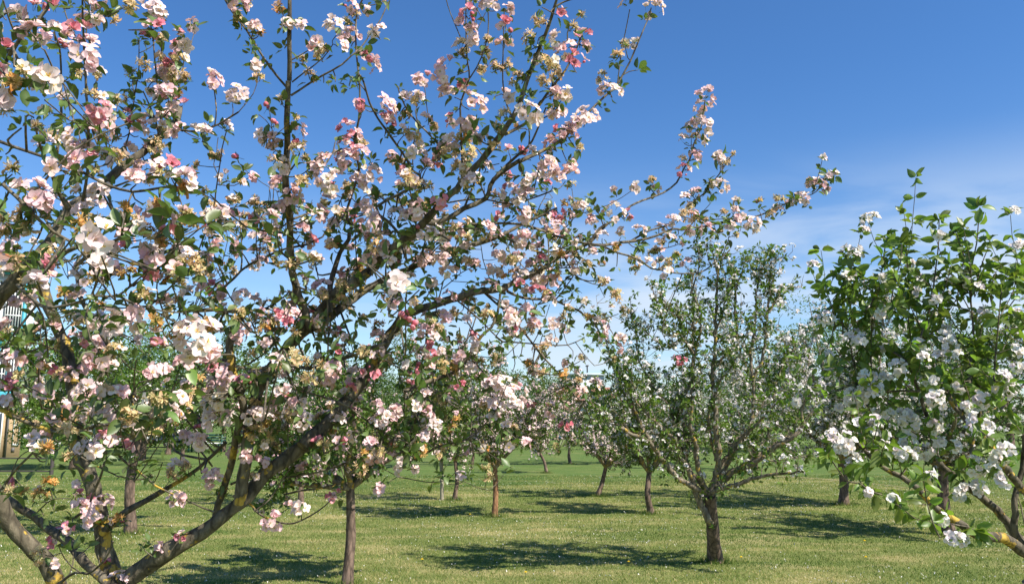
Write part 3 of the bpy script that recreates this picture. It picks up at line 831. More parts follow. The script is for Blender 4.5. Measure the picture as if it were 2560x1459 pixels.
class Pools:
    """Per kind of flower: where it goes, which way it faces, how big."""
    def __init__(s):
        s.d = {}
    def put(s, key, pos, dirs, size):
        s.d.setdefault(key, []).append((np.atleast_2d(pos), np.atleast_2d(dirs), np.atleast_1d(size)))
    def get(s, key):
        a = s.d[key]
        return np.concatenate([x[0] for x in a]), np.concatenate([x[1] for x in a]), np.concatenate([x[2] for x in a])
def unit(v):
    return v / (np.linalg.norm(v) + 1e-9)
def cluster_into(pool, c, ax, r, kind, fs=0.0148):
    """One flower cluster of radius r about c, its stalks coming from -ax."""
    if kind in 'wpPW':
        n = int(np.clip(round(1.2 + (r / (fs * 0.76)) ** 1.8), 1, 13))
        n = max(1, n)
        d = rdirs(n, -0.1)
        fr = frames([ax], np.zeros(1))[0]
        d = d @ fr.T
        rr = max(0.0, r - fs * 0.75)
        size = fs * rng.uniform(0.86, 1.12, n) if n > 1 else np.array([min(fs * 1.15, max(r * 1.05, 0.012))])
        pos = c + d * rr * rng.uniform(0.75, 1.05, (n, 1)) - ax * fs * 0.2
        fd = d * 0.9 + ax * 0.25 + rng.normal(size=(n, 3)) * 0.25 + np.array([0.14, -0.42, 0.22])
        if kind == 'P':
            m = rng.uniform(size=n)
            for q, key in ((m < 0.55, 'cupP'), ((m >= 0.55) & (m < 0.8), 'openp'), (m >= 0.8, 'bud')):
                if q.any():
                    pool.put(key, pos[q], fd[q], size[q] * (0.62 if key == 'bud' else 0.95))
        else:
            m = rng.uniform(size=n)
            q = m < 0.68
            if q.any(): pool.put('open' + kind, pos[q], fd[q], size[q])
            q = ~q
            if q.any(): pool.put('cup' + ('p' if kind == 'p' else kind), pos[q], fd[q], size[q])
    elif kind == 'B':
        n = rng.integers(1, 4)
        pool.put('bud', c + rng.normal(size=(n, 3)) * r * 0.4, ax + rng.normal(size=(n, 3)) * 0.5, np.full(n, 0.014) * rng.uniform(0.8, 1.2, n))
    else:
        n = int(np.clip(round(1.5 + (r / 0.0138) ** 1.8), 2, 14))
        d = rdirs(n, -0.3) @ frames([ax], np.zeros(1))[0].T
        pos = c + d * max(0, r - 0.012) * rng.uniform(0.5, 1.05, (n, 1))
        pool.put('with' + kind, pos, d + ax * 0.3 + np.array([0, -0.2, 0.2]), 0.0185 * rng.uniform(0.8, 1.2, n))
        if rng.uniform() < 0.55:
            pool.put('openw', c + d[:1] * r * 0.8, d[:1] + np.array([0, -0.3, 0.1]), [fs * rng.uniform(0.75, 1)])
FK = {'openw': (F_OPEN, 'w'), 'openp': (F_OPEN, 'p'), 'openW': (F_OPEN, 'W'), 'cupw': (F_CUP, 'w'), 'cupW': (F_CUP, 'W'), 'cupp': (F_CUP, 'p'), 'cupP': (F_CUP, 'P'), 'bud': (F_BUD, 'P'), 'withy': (F_WITH, 'y'), 'witho': (F_WITH, 'o')}
def flush(pool, mb, keys=None):
    for k in list(pool.d):
        if keys and not k.startswith(keys):
            continue
        pos, d, s = pool.get(k)
        put(mb, FK[k][0], pos, d, s, flower_cols(FK[k][1], len(pos)))
class Leaves:
    def __init__(s):
        s.p, s.d, s.s = [], [], []
    def rosette(s, c, ax, n, size, spread=0.9):
        d = ax * rng.uniform(0.0, 0.9, (n, 1)) + rng.normal(size=(n, 3)) * spread * 0.6
        x = frames([ax], np.zeros(1))[0]
        a = rng.uniform(0, 6.28) + np.arange(n) * 2.4
        d += spread * (np.cos(a)[:, None] * x[:, 0] + np.sin(a)[:, None] * x[:, 1])
        d /= np.linalg.norm(d, axis=1, keepdims=True)
        s.p.append(c + d * 0.008)
        s.d.append(d + np.array([0, 0, -0.1]))
        s.s.append(size * rng.uniform(0.6, 1.12, n))
    def build(s, name, tp, mat, parent, base, flat=0.8):
        mb = MB()
        p, d, z = map(np.concatenate, (s.p, s.d, s.s))
        put_leaves(mb, tp, p, d, z, leaf_cols(len(p), base), flat)
        return mb.build(name, mat, parent)

FG_PARTS = []                           # (radius seen, pool) of each traced blossom cluster
rest, withered, fgl = Pools(), Pools(), Leaves()
spurs = []
def spur(a, ra, b, droop=0.0):
    m = (a + b) / 2 + rng.normal(size=3) * 0.12 * np.linalg.norm(b - a) + np.array([0, 0, -0.06 - droop]) * np.linalg.norm(b - a)
    L = np.linalg.norm(b - a)
    r0 = min(ra * 0.8, 0.0016 + 0.008 * L)
    spurs.append((np.array([a, m, b]), r0, max(0.0012, r0 * 0.55)))
for c, txt in CL.items():
    for tok in txt.replace('\n', '').split(';'):
        f = tok.split(',')
        x, y, r, kind = float(f[0]), float(f[1]), float(f[2]), f[3].strip()
        u, v = ppx(c, x, y)
        want = float(f[4]) if len(f) > 4 else None
        i, dist = FG.near(u, v, want)
        d = FG.Sd[i] + rng.uniform(-0.05, 0.03) if want is None else want
        r_m = r * KS * d / FPX
        pos = P(u, v, d)
        a = FG.S[i]
        ax = unit(unit(pos - a) * (0.9 if dist * d / FPX > 0.02 else 0.2) + np.array([rng.normal() * 0.25, -0.25, 0.55]) + rng.normal(size=3) * 0.15)
        foot = pos - ax * min(r_m * 0.8, 0.03)
        if np.linalg.norm(foot - a) > 0.012:
            spur(a, FG.Srad[i], foot)
        if kind == 'l':
            fgl.rosette(foot, ax, rng.integers(4, 8), r_m * 1.15, 1.0)
            continue
        if kind in 'wpPB':
            pool = Pools()
            cluster_into(pool, pos, ax, r_m * (1.24 if want is None else 1.05), kind, 0.0148 if want is None else 0.0175)
            FG_PARTS.append((r * (1 if kind != 'B' else 0.6), pool, pos))
        else:
            cluster_into(withered, pos, ax, r_m * 1.22, kind)
        fgl.rosette(foot, ax, rng.integers(1, 5), rng.uniform(0.024, 0.036), 1.1)

# side twigs, small clusters and leaf spurs between the traced ones
def density(u, v):
    if u < 1450 and 470 < v < 1120:
        k = 1.0
    elif u < 1450 and v >= 1120:
        k = 0.22
    elif v < 260:
        k = 0.25
    else:
        k = 0.42
    if u > 1480:
        k = 0.55 if v > 300 else 0.2
    if u < 520 and v < 480:
        k = 0.42
    return k
for (pts, rad, lich) in list(FG.br):
    n = len(pts)
    seg = np.linalg.norm(np.diff(pts, axis=0), axis=1)
    acc = 0.0
    nxt = rng.uniform(0.02, 0.06)
    for i in range(1, n - 1):
        acc += seg[i - 1]
        if acc < nxt:
            continue
        acc, nxt = 0.0, rng.uniform(0.018, 0.052) * (1.0 if rad[i] < 0.012 else 1.5)
        u, v, d = (float(q) for q in PX(pts[i]))
        if d < 0.3 or u < -160 or v > 1560 or v < -160:
            continue
        if rng.uniform() > density(u, v):
            continue
        t = unit(pts[i + 1] - pts[i])
        o = rng.normal(size=3)
        o = unit(o - t * (o @ t) + np.array([0, 0, 0.45]))
        thick = rad[i] > 0.012
        L = rng.uniform(0.02, 0.07) if rng.uniform() < 0.6 else rng.uniform(0.07, 0.22) * (1.2 if 480 < v < 1120 else 0.55)
        if v > 1080 and u < 1000:
            L *= 0.6
        tip = pts[i] + unit(o + t * 0.35) * L
        spur(pts[i], rad[i], tip)
        k = rng.uniform()
        low = v > 520
        if k < 0.42:
            kind = 'l'
        elif k < (0.70 if low else 0.60):
            kind = 'y' if rng.uniform() < 0.90 else 'o'
        else:
            kind = rng.choice(['w', 'p', 'P'], p=[0.36, 0.44, 0.20])
        ax = unit(o + np.array([0, -0.2, 0.3]))
        if kind == 'l':
            fgl.rosette(tip, ax, rng.integers(3, 7), rng.uniform(0.026, 0.044), 1.0)
        else:
            cluster_into(withered if kind in 'yo' else rest, tip + ax * 0.012, ax, rng.uniform(0.015, 0.032), kind)
            fgl.rosette(tip, ax, rng.integers(1, 5), rng.uniform(0.024, 0.04), 1.1)
        if L > 0.09:
            for f in (0.4, 0.7):
                a2 = pts[i] + (tip - pts[i]) * f
                o2 = unit(rng.normal(size=3) + [0, -0.1, 0.4])
                fgl.rosette(a2, o2, rng.integers(2, 5), 0.034, 1.2)
                if rng.uniform() < 0.5:
                    k2 = rng.choice(['y', 'w', 'p', 'o'], p=[0.4, 0.3, 0.2, 0.1])
                    cluster_into(withered if k2 in 'yo' else rest, a2 + o2 * 0.03, o2, rng.uniform(0.014, 0.026), k2)
                    spur(a2, 0.003, a2 + o2 * 0.02)

# the thick of the crown: spurs reaching into the gaps between the limbs
def fill_zone(n, box, dj, reach=130):
    for q in range(n):
        u, v = rng.uniform(box[0], box[2]), rng.uniform(box[1], box[3])
        i, dist = FG.near(u, v)
        if dist > reach or dist < 8 or (u < 85 and 600 < v < 1150):
            continue
        d = FG.Sd[i] + rng.uniform(-dj, dj)
        if d < 1.3:
            continue
        tip, a = P(u, v, d), FG.S[i]
        ax = unit(unit(tip - a) * 0.6 + np.array([0, -0.2, 0.5]) + rng.normal(size=3) * 0.3)
        spur(a, FG.Srad[i], tip, 0.05)
        k = rng.uniform()
        kind = 'l' if k < 0.26 else rng.choice(['y', 'o', 'w', 'p', 'P'], p=[0.46, 0.05, 0.18, 0.22, 0.09])
        if kind != 'l':
            cluster_into(withered if kind in 'yo' else rest, tip + ax * 0.012, ax, rng.uniform(0.016, 0.034), kind)
        fgl.rosette(tip, ax, rng.integers(3, 7) if kind == 'l' else rng.integers(2, 5), rng.uniform(0.028, 0.046), 1.1)
fill_zone(300, (-40, 520, 1150, 1130), 0.3)
fill_zone(90, (560, 880, 1480, 1230), 0.25)
fill_zone(25, (-30, 20, 520, 560), 0.3, 90)
fill_zone(40, (640, 380, 1450, 760), 0.25, 70)
fg = empty('apple_tree', FG_BASE)
tag(fg, 'nearest apple tree with pink blossom and spreading yellow-lichened limbs, its trunk below the frame', 'tree')
mb = MB()
mb.tube(smooth_path(np.array([[gx, gy, -0.05], [gx + 0.01, gy, 0.3], [gx, gy, 0.6], fork + np.array([0, 0, -0.02])]), 0.06), np.interp(np.linspace(0, 1, len(smooth_path(np.array([[gx, gy, -0.05], [gx + 0.01, gy, 0.3], [gx, gy, 0.6], fork + np.array([0, 0, -0.02])]), 0.06))), [0, 0.2, 1], [0.15, 0.115, 0.105]), 12, (0.3, 0, 0), wob=0.03)
mb.build('trunk', M_BARK, fg, 'lichen')
tw = MB()
for pts, rad, lich in FG.br:
    if rad.max() > 0.0085:
        m = MB()
        wobr = rad * (1 + 0.07 * np.convolve(rng.normal(size=len(rad) + 4), np.ones(5) / 2.2, 'valid'))
        m.tube(pts, wobr, 10, (lich, 0, 0), wob=0.035)
        m.build('limb', M_BARK, fg, 'lichen')
    else:
        tw.tube(pts, rad, 6, (lich, 0, 0), wob=0.05)
for pts, r0, r1 in spurs:
    q = smooth_path(pts, 0.05)
    tw.tube(q, np.linspace(r0, r1, len(q)), 5, (0.1, 0, 0), cap=False)
tw.build('twigs', M_BARK, fg, 'lichen')
fgl.build('foliage', LEAVES, M_LEAF, fg, (0.088, 0.142, 0.034))
FG_PARTS.sort(key=lambda q: -q[0])
for r_, pool, pos in FG_PARTS[:99]:
    m = MB()
    flush(pool, m)
    m.build('blossom_cluster', M_PETAL, fg, loc=None)
mrest = MB()
for r_, pool, pos in FG_PARTS[99:]:
    flush(pool, mrest)
flush(rest, mrest)
tag(mrest.build('blossom', M_PETAL, fg), kind='stuff')
mw = MB()
flush(withered, mw)
tag(mw.build('withered_blossom', M_PETAL, fg), kind='stuff')

# ------------------------------------------------------------------ the right-hand tree, close by, its trunk outside the frame
def shoot(T, a, ra, d, L, curve=0.25, r0=None):
    """A twig from a, heading d, bending up; returns its points."""
    d = unit(d)
    n = 4
    pts = [np.array(a, float)]
    for k in range(n):
        d = unit(d + np.array([0, 0, curve / n * 2]) + rng.normal(size=3) * 0.10)
        pts.append(pts[-1] + d * L / n)
    r0 = r0 or min(ra * 0.7, 0.0018 + 0.006 * L)
    T.append((np.array(pts), r0, 0.0012))
    return np.array(pts)
RT = Traced()
RBR = """
3.0 2.85 110 60 0.7: c8 2760,1330 2555,1200 2440,1130 2250,1100 2100,1020 1980,940
2.85 2.9 60 24 0.9: c8 2100,1020 1980,940 1850,840 1750,740 1640,660 1520,600 1420,510 1300,400
3.2 3.3 95 50 0.3: c8 2720,1330 2500,1095 2440,1000 2300,860 2180,760 2100,690
3.3 3.5 50 20 0.3: c8 2180,760 2100,690 1960,590 1900,500 1860,380 c9 1830,1380 1770,1150 1700,980
3.1 3.0 95 46 1.0: c8 2740,1350 2790,1130 2740,950 2640,830 2555,760 2460,640 2400,580 2310,430
3.0 3.1 50 24 0.9: c8 2310,430 2230,330 2150,280 2080,190 2020,100 1990,0 c9 1960,1080
3.05 3.2 34 16 0.3: c8 2110,220 2110,140 2130,60 2150,0 c9 2150,1030 2180,860
3.15 3.15 60 34: c8 2640,1300 2480,1085 2500,950 2480,830 2540,600 2560,350
3.1 3.2 28 12 0.6: c8 2000,690 2080,620 2130,560 2160,480 2210,280 2230,130 2230,0 c9 2200,1080 2250,900
2.8 2.75 13 9: c8 1580,815 1500,790 1400,760 1340,710 1250,690 1170,600 1100,500
2.7 2.7 8 6: c8 1600,860 1630,880 1750,970 1860,990
2.6 2.6 10 8: c8 1930,1110 1880,1000 1830,830 1810,680
2.8 2.8 14 9: c8 2020,1010 2140,1030 2190,1060
2.85 2.8 10 8: c8 1840,870 1720,850 1640,830
3.1 3.3 90 30 0.4: c8 2740,1370 2850,1150 3000,900 3080,600 3100,300
3.1 2.8 80 24 0.6: c8 2750,1380 2950,1250 3200,1050 3400,800
3.1 3.7 80 26 0.3: c8 2740,1380 2780,1100 2860,700 2880,300 2850,-100
3.3 3.4 30 10 0.2: c8 3000,900 2960,600 2900,350 2920,100
3.0 2.9 30 10 0.2: c8 3080,1150 3150,800 3180,500
3.4 3.5 14 7: c9 1400,620 1430,500 1480,350 1510,200 1530,40
3.4 3.5 15 8: c9 1660,640 1700,460 1690,250 1680,80
3.2 3.3 16 7: c9 1790,780 1810,720 1860,560 1890,330 1920,100 1925,-90
3.2 3.3 16 7: c9 2180,760 2165,590 2150,400 2150,310 2200,80 2230,-180
3.25 3.3 11 7: c9 2150,300 2100,150 2055,10
3.2 3.3 10 6: c9 2190,480 2190,420 2240,250 2310,70
3.5 3.5 12 7: c9 1210,760 1205,560 1210,430 1180,320
3.5 3.6 12 7: c9 1390,640 1340,470 1310,300 1265,180
3.4 3.4 12 8: c9 1430,1200 1420,1000 1420,780 1430,620
3.3 3.3 9 6: c9 1830,760 1780,700 1700,520
3.1 3.1 15 8: c9 2330,1100 2350,900 2370,650 2390,430
3.5 3.5 14 8: c9 1330,1120 1280,930 1240,720 1150,650
3.3 3.3 9 6: c9 2170,620 2110,500 2050,400
3.2 3.2 9 6: c9 1830,690 1900,560 1970,420 2010,250
3.1 3.2 9 6: c9 2380,620 2470,450 2500,330
3.4 3.4 10 6: c9 2060,520 2080,330 2120,150 2110,40
3.3 3.3 10 6: c9 1560,560 1590,380 1640,210 1650,90
3.3 3.3 9 6: c9 2310,520 2320,380 2350,290
3.5 3.5 9 6: c9 1130,760 1150,640 1120,520 1080,430
3.3 3.3 9 6: c9 2440,560 2520,430 2560,250 2570,120
3.3 3.6 20 14: c9 1700,980 1600,900 1500,860 1430,900 1330,1120
3.3 3.5 20 14: c9 1700,980 1780,850 1800,760
3.3 3.5 20 12: c9 1780,1180 1650,1180 1430,1200
"""
for ln in RBR.strip().splitlines():
    RT.line(ln)
RT.index()
rt_base = PG(2745, 2330)
rt_base = np.array([2.28, 3.15, 0.0])
rtw, rtl, rtp = [], Leaves(), Pools()
for pts, rad, lich in list(RT.br):
    n = len(pts)
    for i in range(2, n):
        u, v, d = (float(q) for q in PX(pts[i]))
        if u > 3000 or u < 1900:
            continue
        top = rad[i] < 0.0085
        t = unit(pts[i] - pts[i - 1])
        if top and rng.uniform() < 0.95:
            rtl.rosette(pts[i], unit(t + np.array([0, 0, 0.2])), rng.integers(2, 5), rng.uniform(0.042, 0.066), 1.2)
        for q in range(2 if v < 1180 else 1):
            if rng.uniform() < (0.22 if v < 1080 else 0.09) * (0.16 if v < 700 else 1):
                o = rng.normal(size=3)
                o = unit(o - t * (o @ t) + np.array([-0.15, 0, 0.5]))
                L = rng.uniform(0.10, 0.36)
                p = shoot(rtw, pts[i], rad[i], o, L, 0.6)
                for j in range(1, 5):
                    rtl.rosette(p[j], unit(p[j] - p[j - 1]), rng.integers(3, 5) + (2 if j == 4 else 0), rng.uniform(0.034, 0.056) * (0.78 if v > 1000 else 1), 1.1)
                if rng.uniform() < 0.3 and v > 690:
                    cluster_into(rtp, p[4] + np.array([0, -0.02, 0.01]), unit(p[4] - p[3]), rng.uniform(0.022, 0.042), 'W', 0.0175)
    u, v, d = (float(q) for q in PX(pts[-1]))
    t = unit(pts[-1] - pts[-2])
    rtl.rosette(pts[-1], t, 7, 0.055, 0.8)
RCL = {9: "2130,370,50;1900,500,50;1740,440,40;1510,400,40;2220,410,40;2250,600,60;2190,640,50;1980,780,70;1985,840,90;1300,780,70;1350,800,60;1380,600,60;1490,600,45;1610,1000,70;1390,1070,70;1310,1220,90;1370,1210,60;1440,1170,80;2400,1070,60;2390,1160,60;2470,1160,60;1910,1240,70;2130,1300,60;2240,1240,80;1700,1400,80;1460,1350,40;1180,1310,35;1840,1110,60;2500,880,60;2500,1000,50;1090,640,60;1130,1050,60;1100,920,50;1520,1100,60;2080,1130,60;2500,600,40",
       8: "1300,70,80;1370,60,50;1910,85,75;2440,10,70;1700,240,100;1890,300,60;1680,480,70;1640,490,50;1730,260,70;1520,430,60;1890,450,70;1700,400,70;1790,490,60;2040,430,50;1860,640,45;2210,590,85;2330,620,70;2280,370,60;2330,530,60;2410,700,60;2420,490,90;2100,760,60;2240,750,70;2080,800,50;1590,830,50;1400,770,35;1940,970,60;2030,1110,75;2100,1130,50;2170,300,60;1220,400,90;1140,370,70;1340,270,60;1520,340,40;2280,280,60;1430,300,60;2140,130,40;1560,200,50"}
for c, txt in RCL.items():
    for tok in txt.split(';'):
        x, y, r = map(float, tok.split(','))
        u, v = ppx(c, x, y)
        i, dist = RT.near(u, v)
        d = RT.Sd[i] - rng.uniform(0.02, 0.12)
        pos = P(u, v, d)
        a = RT.S[i]
        ax = unit(unit(pos - a) + np.array([0, -0.3, 0.4]))
        p = shoot(rtw, a, RT.Srad[i], pos - a, np.linalg.norm(pos - a) * 0.9, 0.1)
        cluster_into(rtp, pos, ax, r * 1.1 * KS * d / FPX, 'W', 0.0175)
        rtl.rosette(pos - ax * 0.02, ax, rng.integers(3, 6), rng.uniform(0.032, 0.05), 1.0)
for q in range(140):
    u, v = rng.uniform(2030, 2640), rng.uniform(660, 1180)
    if math.sin(u * 0.021 + 1) * math.sin(v * 0.027) < -0.25 and rng.uniform() < 0.8:
        continue
    if u < 2110 + 40 * math.sin(v / 31) and rng.uniform() < 0.6:
        continue
    if v < 735 - 0.12 * (u - 2050) + 50 * math.sin(u / 23) or (v > 1060 and u < 2150):
        continue
    i, dist = RT.near(u, v)
    if dist > 190:
        continue
    d = RT.Sd[i] + rng.uniform(-0.3, 0.45)
    tip, a = P(u, v, d), RT.S[i]
    p = shoot(rtw, a, RT.Srad[i], tip - a, np.linalg.norm(tip - a), 0.15)
    for j in (2, 3, 4):
        rtl.rosette(p[j], unit(p[j] - p[j - 1]), rng.integers(3, 6), rng.uniform(0.034, 0.056), 1.1)
    if rng.uniform() < 0.22:
        cluster_into(rtp, p[4] + np.array([0, -0.02, 0.01]), unit(p[4] - p[3]), rng.uniform(0.020, 0.036), 'W', 0.0172)
rt = empty('apple_tree', rt_base)
tag(rt, 'leafy white-flowering apple tree whose lichened limbs reach in low from the right edge', 'tree')
mb = MB()
q = smooth_path(np.array([rt_base + [0, 0, -0.05], rt_base + [0.0, 0, 0.35], P(2620, 1440, 3.1)]), 0.08)
mb.tube(q, np.linspace(0.13, 0.10, len(q)), 12, (0.2, 0, 0), wob=0.03)
mb.build('trunk', M_BARK, rt, 'lichen')
tw = MB()
for pts, rad, lich in RT.br:
    if rad.max() > 0.008:
        m = MB()
        m.tube(pts, rad, 9, (lich, 0, 0), wob=0.035)
        m.build('limb', M_BARK, rt, 'lichen')
    else:
        tw.tube(pts, rad, 6, (lich, 0, 0))
for p, r0, r1 in rtw:
    tw.tube(p, np.linspace(r0, r1, len(p)), 5, (0.1, 0, 0), cap=False)
tw.build('twigs', M_BARK, rt, 'lichen')
rtl.build('foliage', LEAVES, M_LEAFR, rt, (0.155, 0.235, 0.038), 0.45)
m = MB()
flush(rtp, m)
tag(m.build('blossom', M_PETAL, rt), kind='stuff')

# ------------------------------------------------------------------ orchard trees on the lawn
TR_BASES = []
def orchard_tree(label, base, fork_z, top_z, rad, tr, nl=6, leaf=(0.105, 0.165, 0.034), lsize=0.055, nros=900, nflow=500, fkind='W', lean=0.0, cx=0.0,
                 low=0.1, trunk_mat=None, traced=None, seed=1, group='apple trees standing on the lawn', upright=0.55, fsize=0.021, wither=0.0, spread=(0.5, 1.0), bark=None, nsec=8, dense=1.6):
    """Vase-shaped apple tree: trunk, limbs that fan out and turn upwards, secondary shoots, leaf rosettes and flowers along the shoots."""
    global rng
    keep = rng
    rng = np.random.default_rng(seed)
    base = np.array([base[0], base[1], 0.0])
    t = empty('apple_tree', base)
    tag(t, label, 'tree', group)
    bark = bark or M_BARK2
    if traced is None:
        fk = base + np.array([lean, 0, fork_z])
    else:
        fk = traced.fork
    m = MB()
    mid = (base + fk) / 2 + rng.normal(size=3) * ([0.03, 0.03, 0] if traced is None else [0.004, 0.01, 0])
    q = smooth_path(np.array([base + [0, 0, -0.06], base + [0, 0, 0.05], base * 0.6 + mid * 0.4 + [0, 0, .02], mid, fk]), 0.07)
    hz = np.clip((q[:, 2] - base[2]) / max(fork_z, 0.1), 0, 1)
    m.tube(q, tr * (1 - 0.22 * hz + 0.35 * np.exp(-hz * 9)), 14, None, wob=0.045)
    m.build('trunk', trunk_mat or M_TRUNK, t, None)
    TR_BASES.append((base, tr))
    limbs = []
    if traced is None:
        a0 = rng.uniform(0, 6.28)
        for k in range(nl):
            a = a0 + k * 6.283 / nl + rng.normal() * 0.25
            R_ = rad * rng.uniform(*spread)
            H = top_z - fork_z
            hz_ = rng.uniform(low, 1.0) if k % 2 else rng.uniform(0.55, 1.0)
            e = np.array([math.cos(a) * R_ + cx, math.sin(a) * R_, hz_ * H * 0.92])
            p1 = np.array([math.cos(a) * R_ * 0.38, math.sin(a) * R_ * 0.38, H * rng.uniform(0.12, 0.2) * min(1, hz_ * 2)])
            p2 = np.array([math.cos(a) * R_ * 0.75 + cx * 0.6, math.sin(a) * R_ * 0.75, e[2] * 0.52])
            limbs.append((smooth_path(np.hstack([fk + np.array([[0, 0, -0.02], p1, p2, e]), np.array([[tr * 0.62], [tr * 0.42], [tr * 0.28], [tr * 0.10]])]), 0.12)))
    else:
        for pts, r_, l_ in traced.br:
            limbs.append(np.hstack([pts, (r_ * np.where(pts[:, 2] > 1.7, 0.78, 0.95))[:, None]]))
    tw = MB()
    ends, dirs, wts = [], [], []
    for L in limbs:
        if L[:, 3].max() > 0.011:
            m = MB()
            m.tube(L[:, :3] + rng.normal(size=(len(L), 3)) * 0.006, L[:, 3], 8, (0.5, 0, 0), wob=0.04)
            m.build('limb', bark, t, 'lichen')
        else:
            tw.tube(L[:, :3], L[:, 3], 6, (0.2, 0, 0))
        n = len(L)
        length = np.linalg.norm(np.diff(L[:, :3], axis=0), axis=1).sum()
        ns = max(2, int(nsec * length / 1.6))
        for k in range(ns):
            f = (k + rng.uniform(0.2, 1)) / ns
            i = min(n - 1, int((0.14 + 0.86 * f) * (n - 1)))
            p0 = L[i, :3]
            out = p0 - fk
            out[2] *= 0.3
            o = unit(rng.normal(size=3) * 0.75 + unit(out) * 0.25 + np.array([0, 0, upright * 1.5]))
            room = max(0.15, (top_z - p0[2]))
            ln_ = min(rng.uniform(0.25, 0.75) * rad * 0.75, room * 1.1) * (0.42 if traced is not None else 1)
            pp = [p0]
            d = o
            st = max(3, int(ln_ / 0.1))
            for j in range(st):
                d = unit(d + np.array([0, 0, 0.10 * upright * 2]) + rng.normal(size=3) * 0.16)
                pp.append(pp[-1] + d * ln_ / st)
            pp = np.array(pp)
            r0 = min(L[i, 3] * 0.6, 0.004 + 0.008 * ln_)
            tw.tube(pp, np.linspace(r0, 0.002, len(pp)), 5, (0.2, 0, 0), cap=False)
            for j in range(1, len(pp)):
                ends.append(pp[j]); dirs.append(pp[j] - pp[j - 1]); wts.append(1.0)
                for _ in range(2):
                    if rng.uniform() < 0.8:
                        o2 = unit(rng.normal(size=3) + np.array([0, 0, 0.35]))
                        e2 = pp[j] + o2 * rng.uniform(0.05, 0.20) * min(1, rad)
                        tw.tube(np.array([pp[j], (pp[j] + e2) / 2 + rng.normal(size=3) * 0.012, e2]), [0.003, 0.0025, 0.0015], 4, (0.1, 0, 0), cap=False)
                        ends.append(e2); dirs.append(o2); wts.append(1.6)
        for i in range(n // 4, n):
            ends.append(L[i, :3]); dirs.append(L[i, :3] - L[i - 1, :3]); wts.append(0.5 if L[i, 3] > 0.012 else 1.5)
    if not tw.empty():
        tw.build('twigs', bark, t, 'lichen')
    ends, dirs, wts = np.array(ends), np.array(dirs), np.array(wts)
    dirs /= np.linalg.norm(dirs, axis=1, keepdims=True) + 1e-9
    wts /= wts.sum()
    nros = int(nros * dense)
    nflow = int(nflow * 1.25)
    k = rng.choice(len(ends), nros, p=wts)
    nl_ = 5
    c = np.repeat(ends[k] + rng.normal(size=(nros, 3)) * 0.025, nl_, 0)
    d = np.repeat(dirs[k], nl_, 0) * 0.4 + rdirs(nros * nl_)
    m = MB()
    put_leaves(m, LSMALL, c + d * 0.012, d, lsize * rng.uniform(0.6, 1.15, len(c)), leaf_cols(len(c), leaf), 0.8)
    m.build('foliage', M_LEAF2, t)
    pool = Pools()
    nc = max(1, nflow // 3)
    k = rng.choice(len(ends), nc, p=wts)
    m = MB()
    cc = np.repeat(ends[k] + rng.normal(size=(nc, 3)) * 0.02, 5, 0)
    dd = rdirs(nc * 5, -0.4) + np.array([0, -0.25, 0.25])
    pos = cc + dd * 0.024
    pal = flower_cols(fkind, len(pos))
    put(m, F_SMALL, pos, dd, fsize * rng.uniform(0.8, 1.15, len(pos)), pal)
    if wither > 0:
        nw = int(nc * wither)
        k = rng.choice(len(ends), nw, p=wts)
        dd = rdirs(nw, -0.3)
        put(m, F_WITH, ends[k] + dd * 0.02, dd, np.full(nw, 0.02), flower_cols('y', nw))
    m.build('blossom', M_PETAL, t)
    rng = keep
    return t

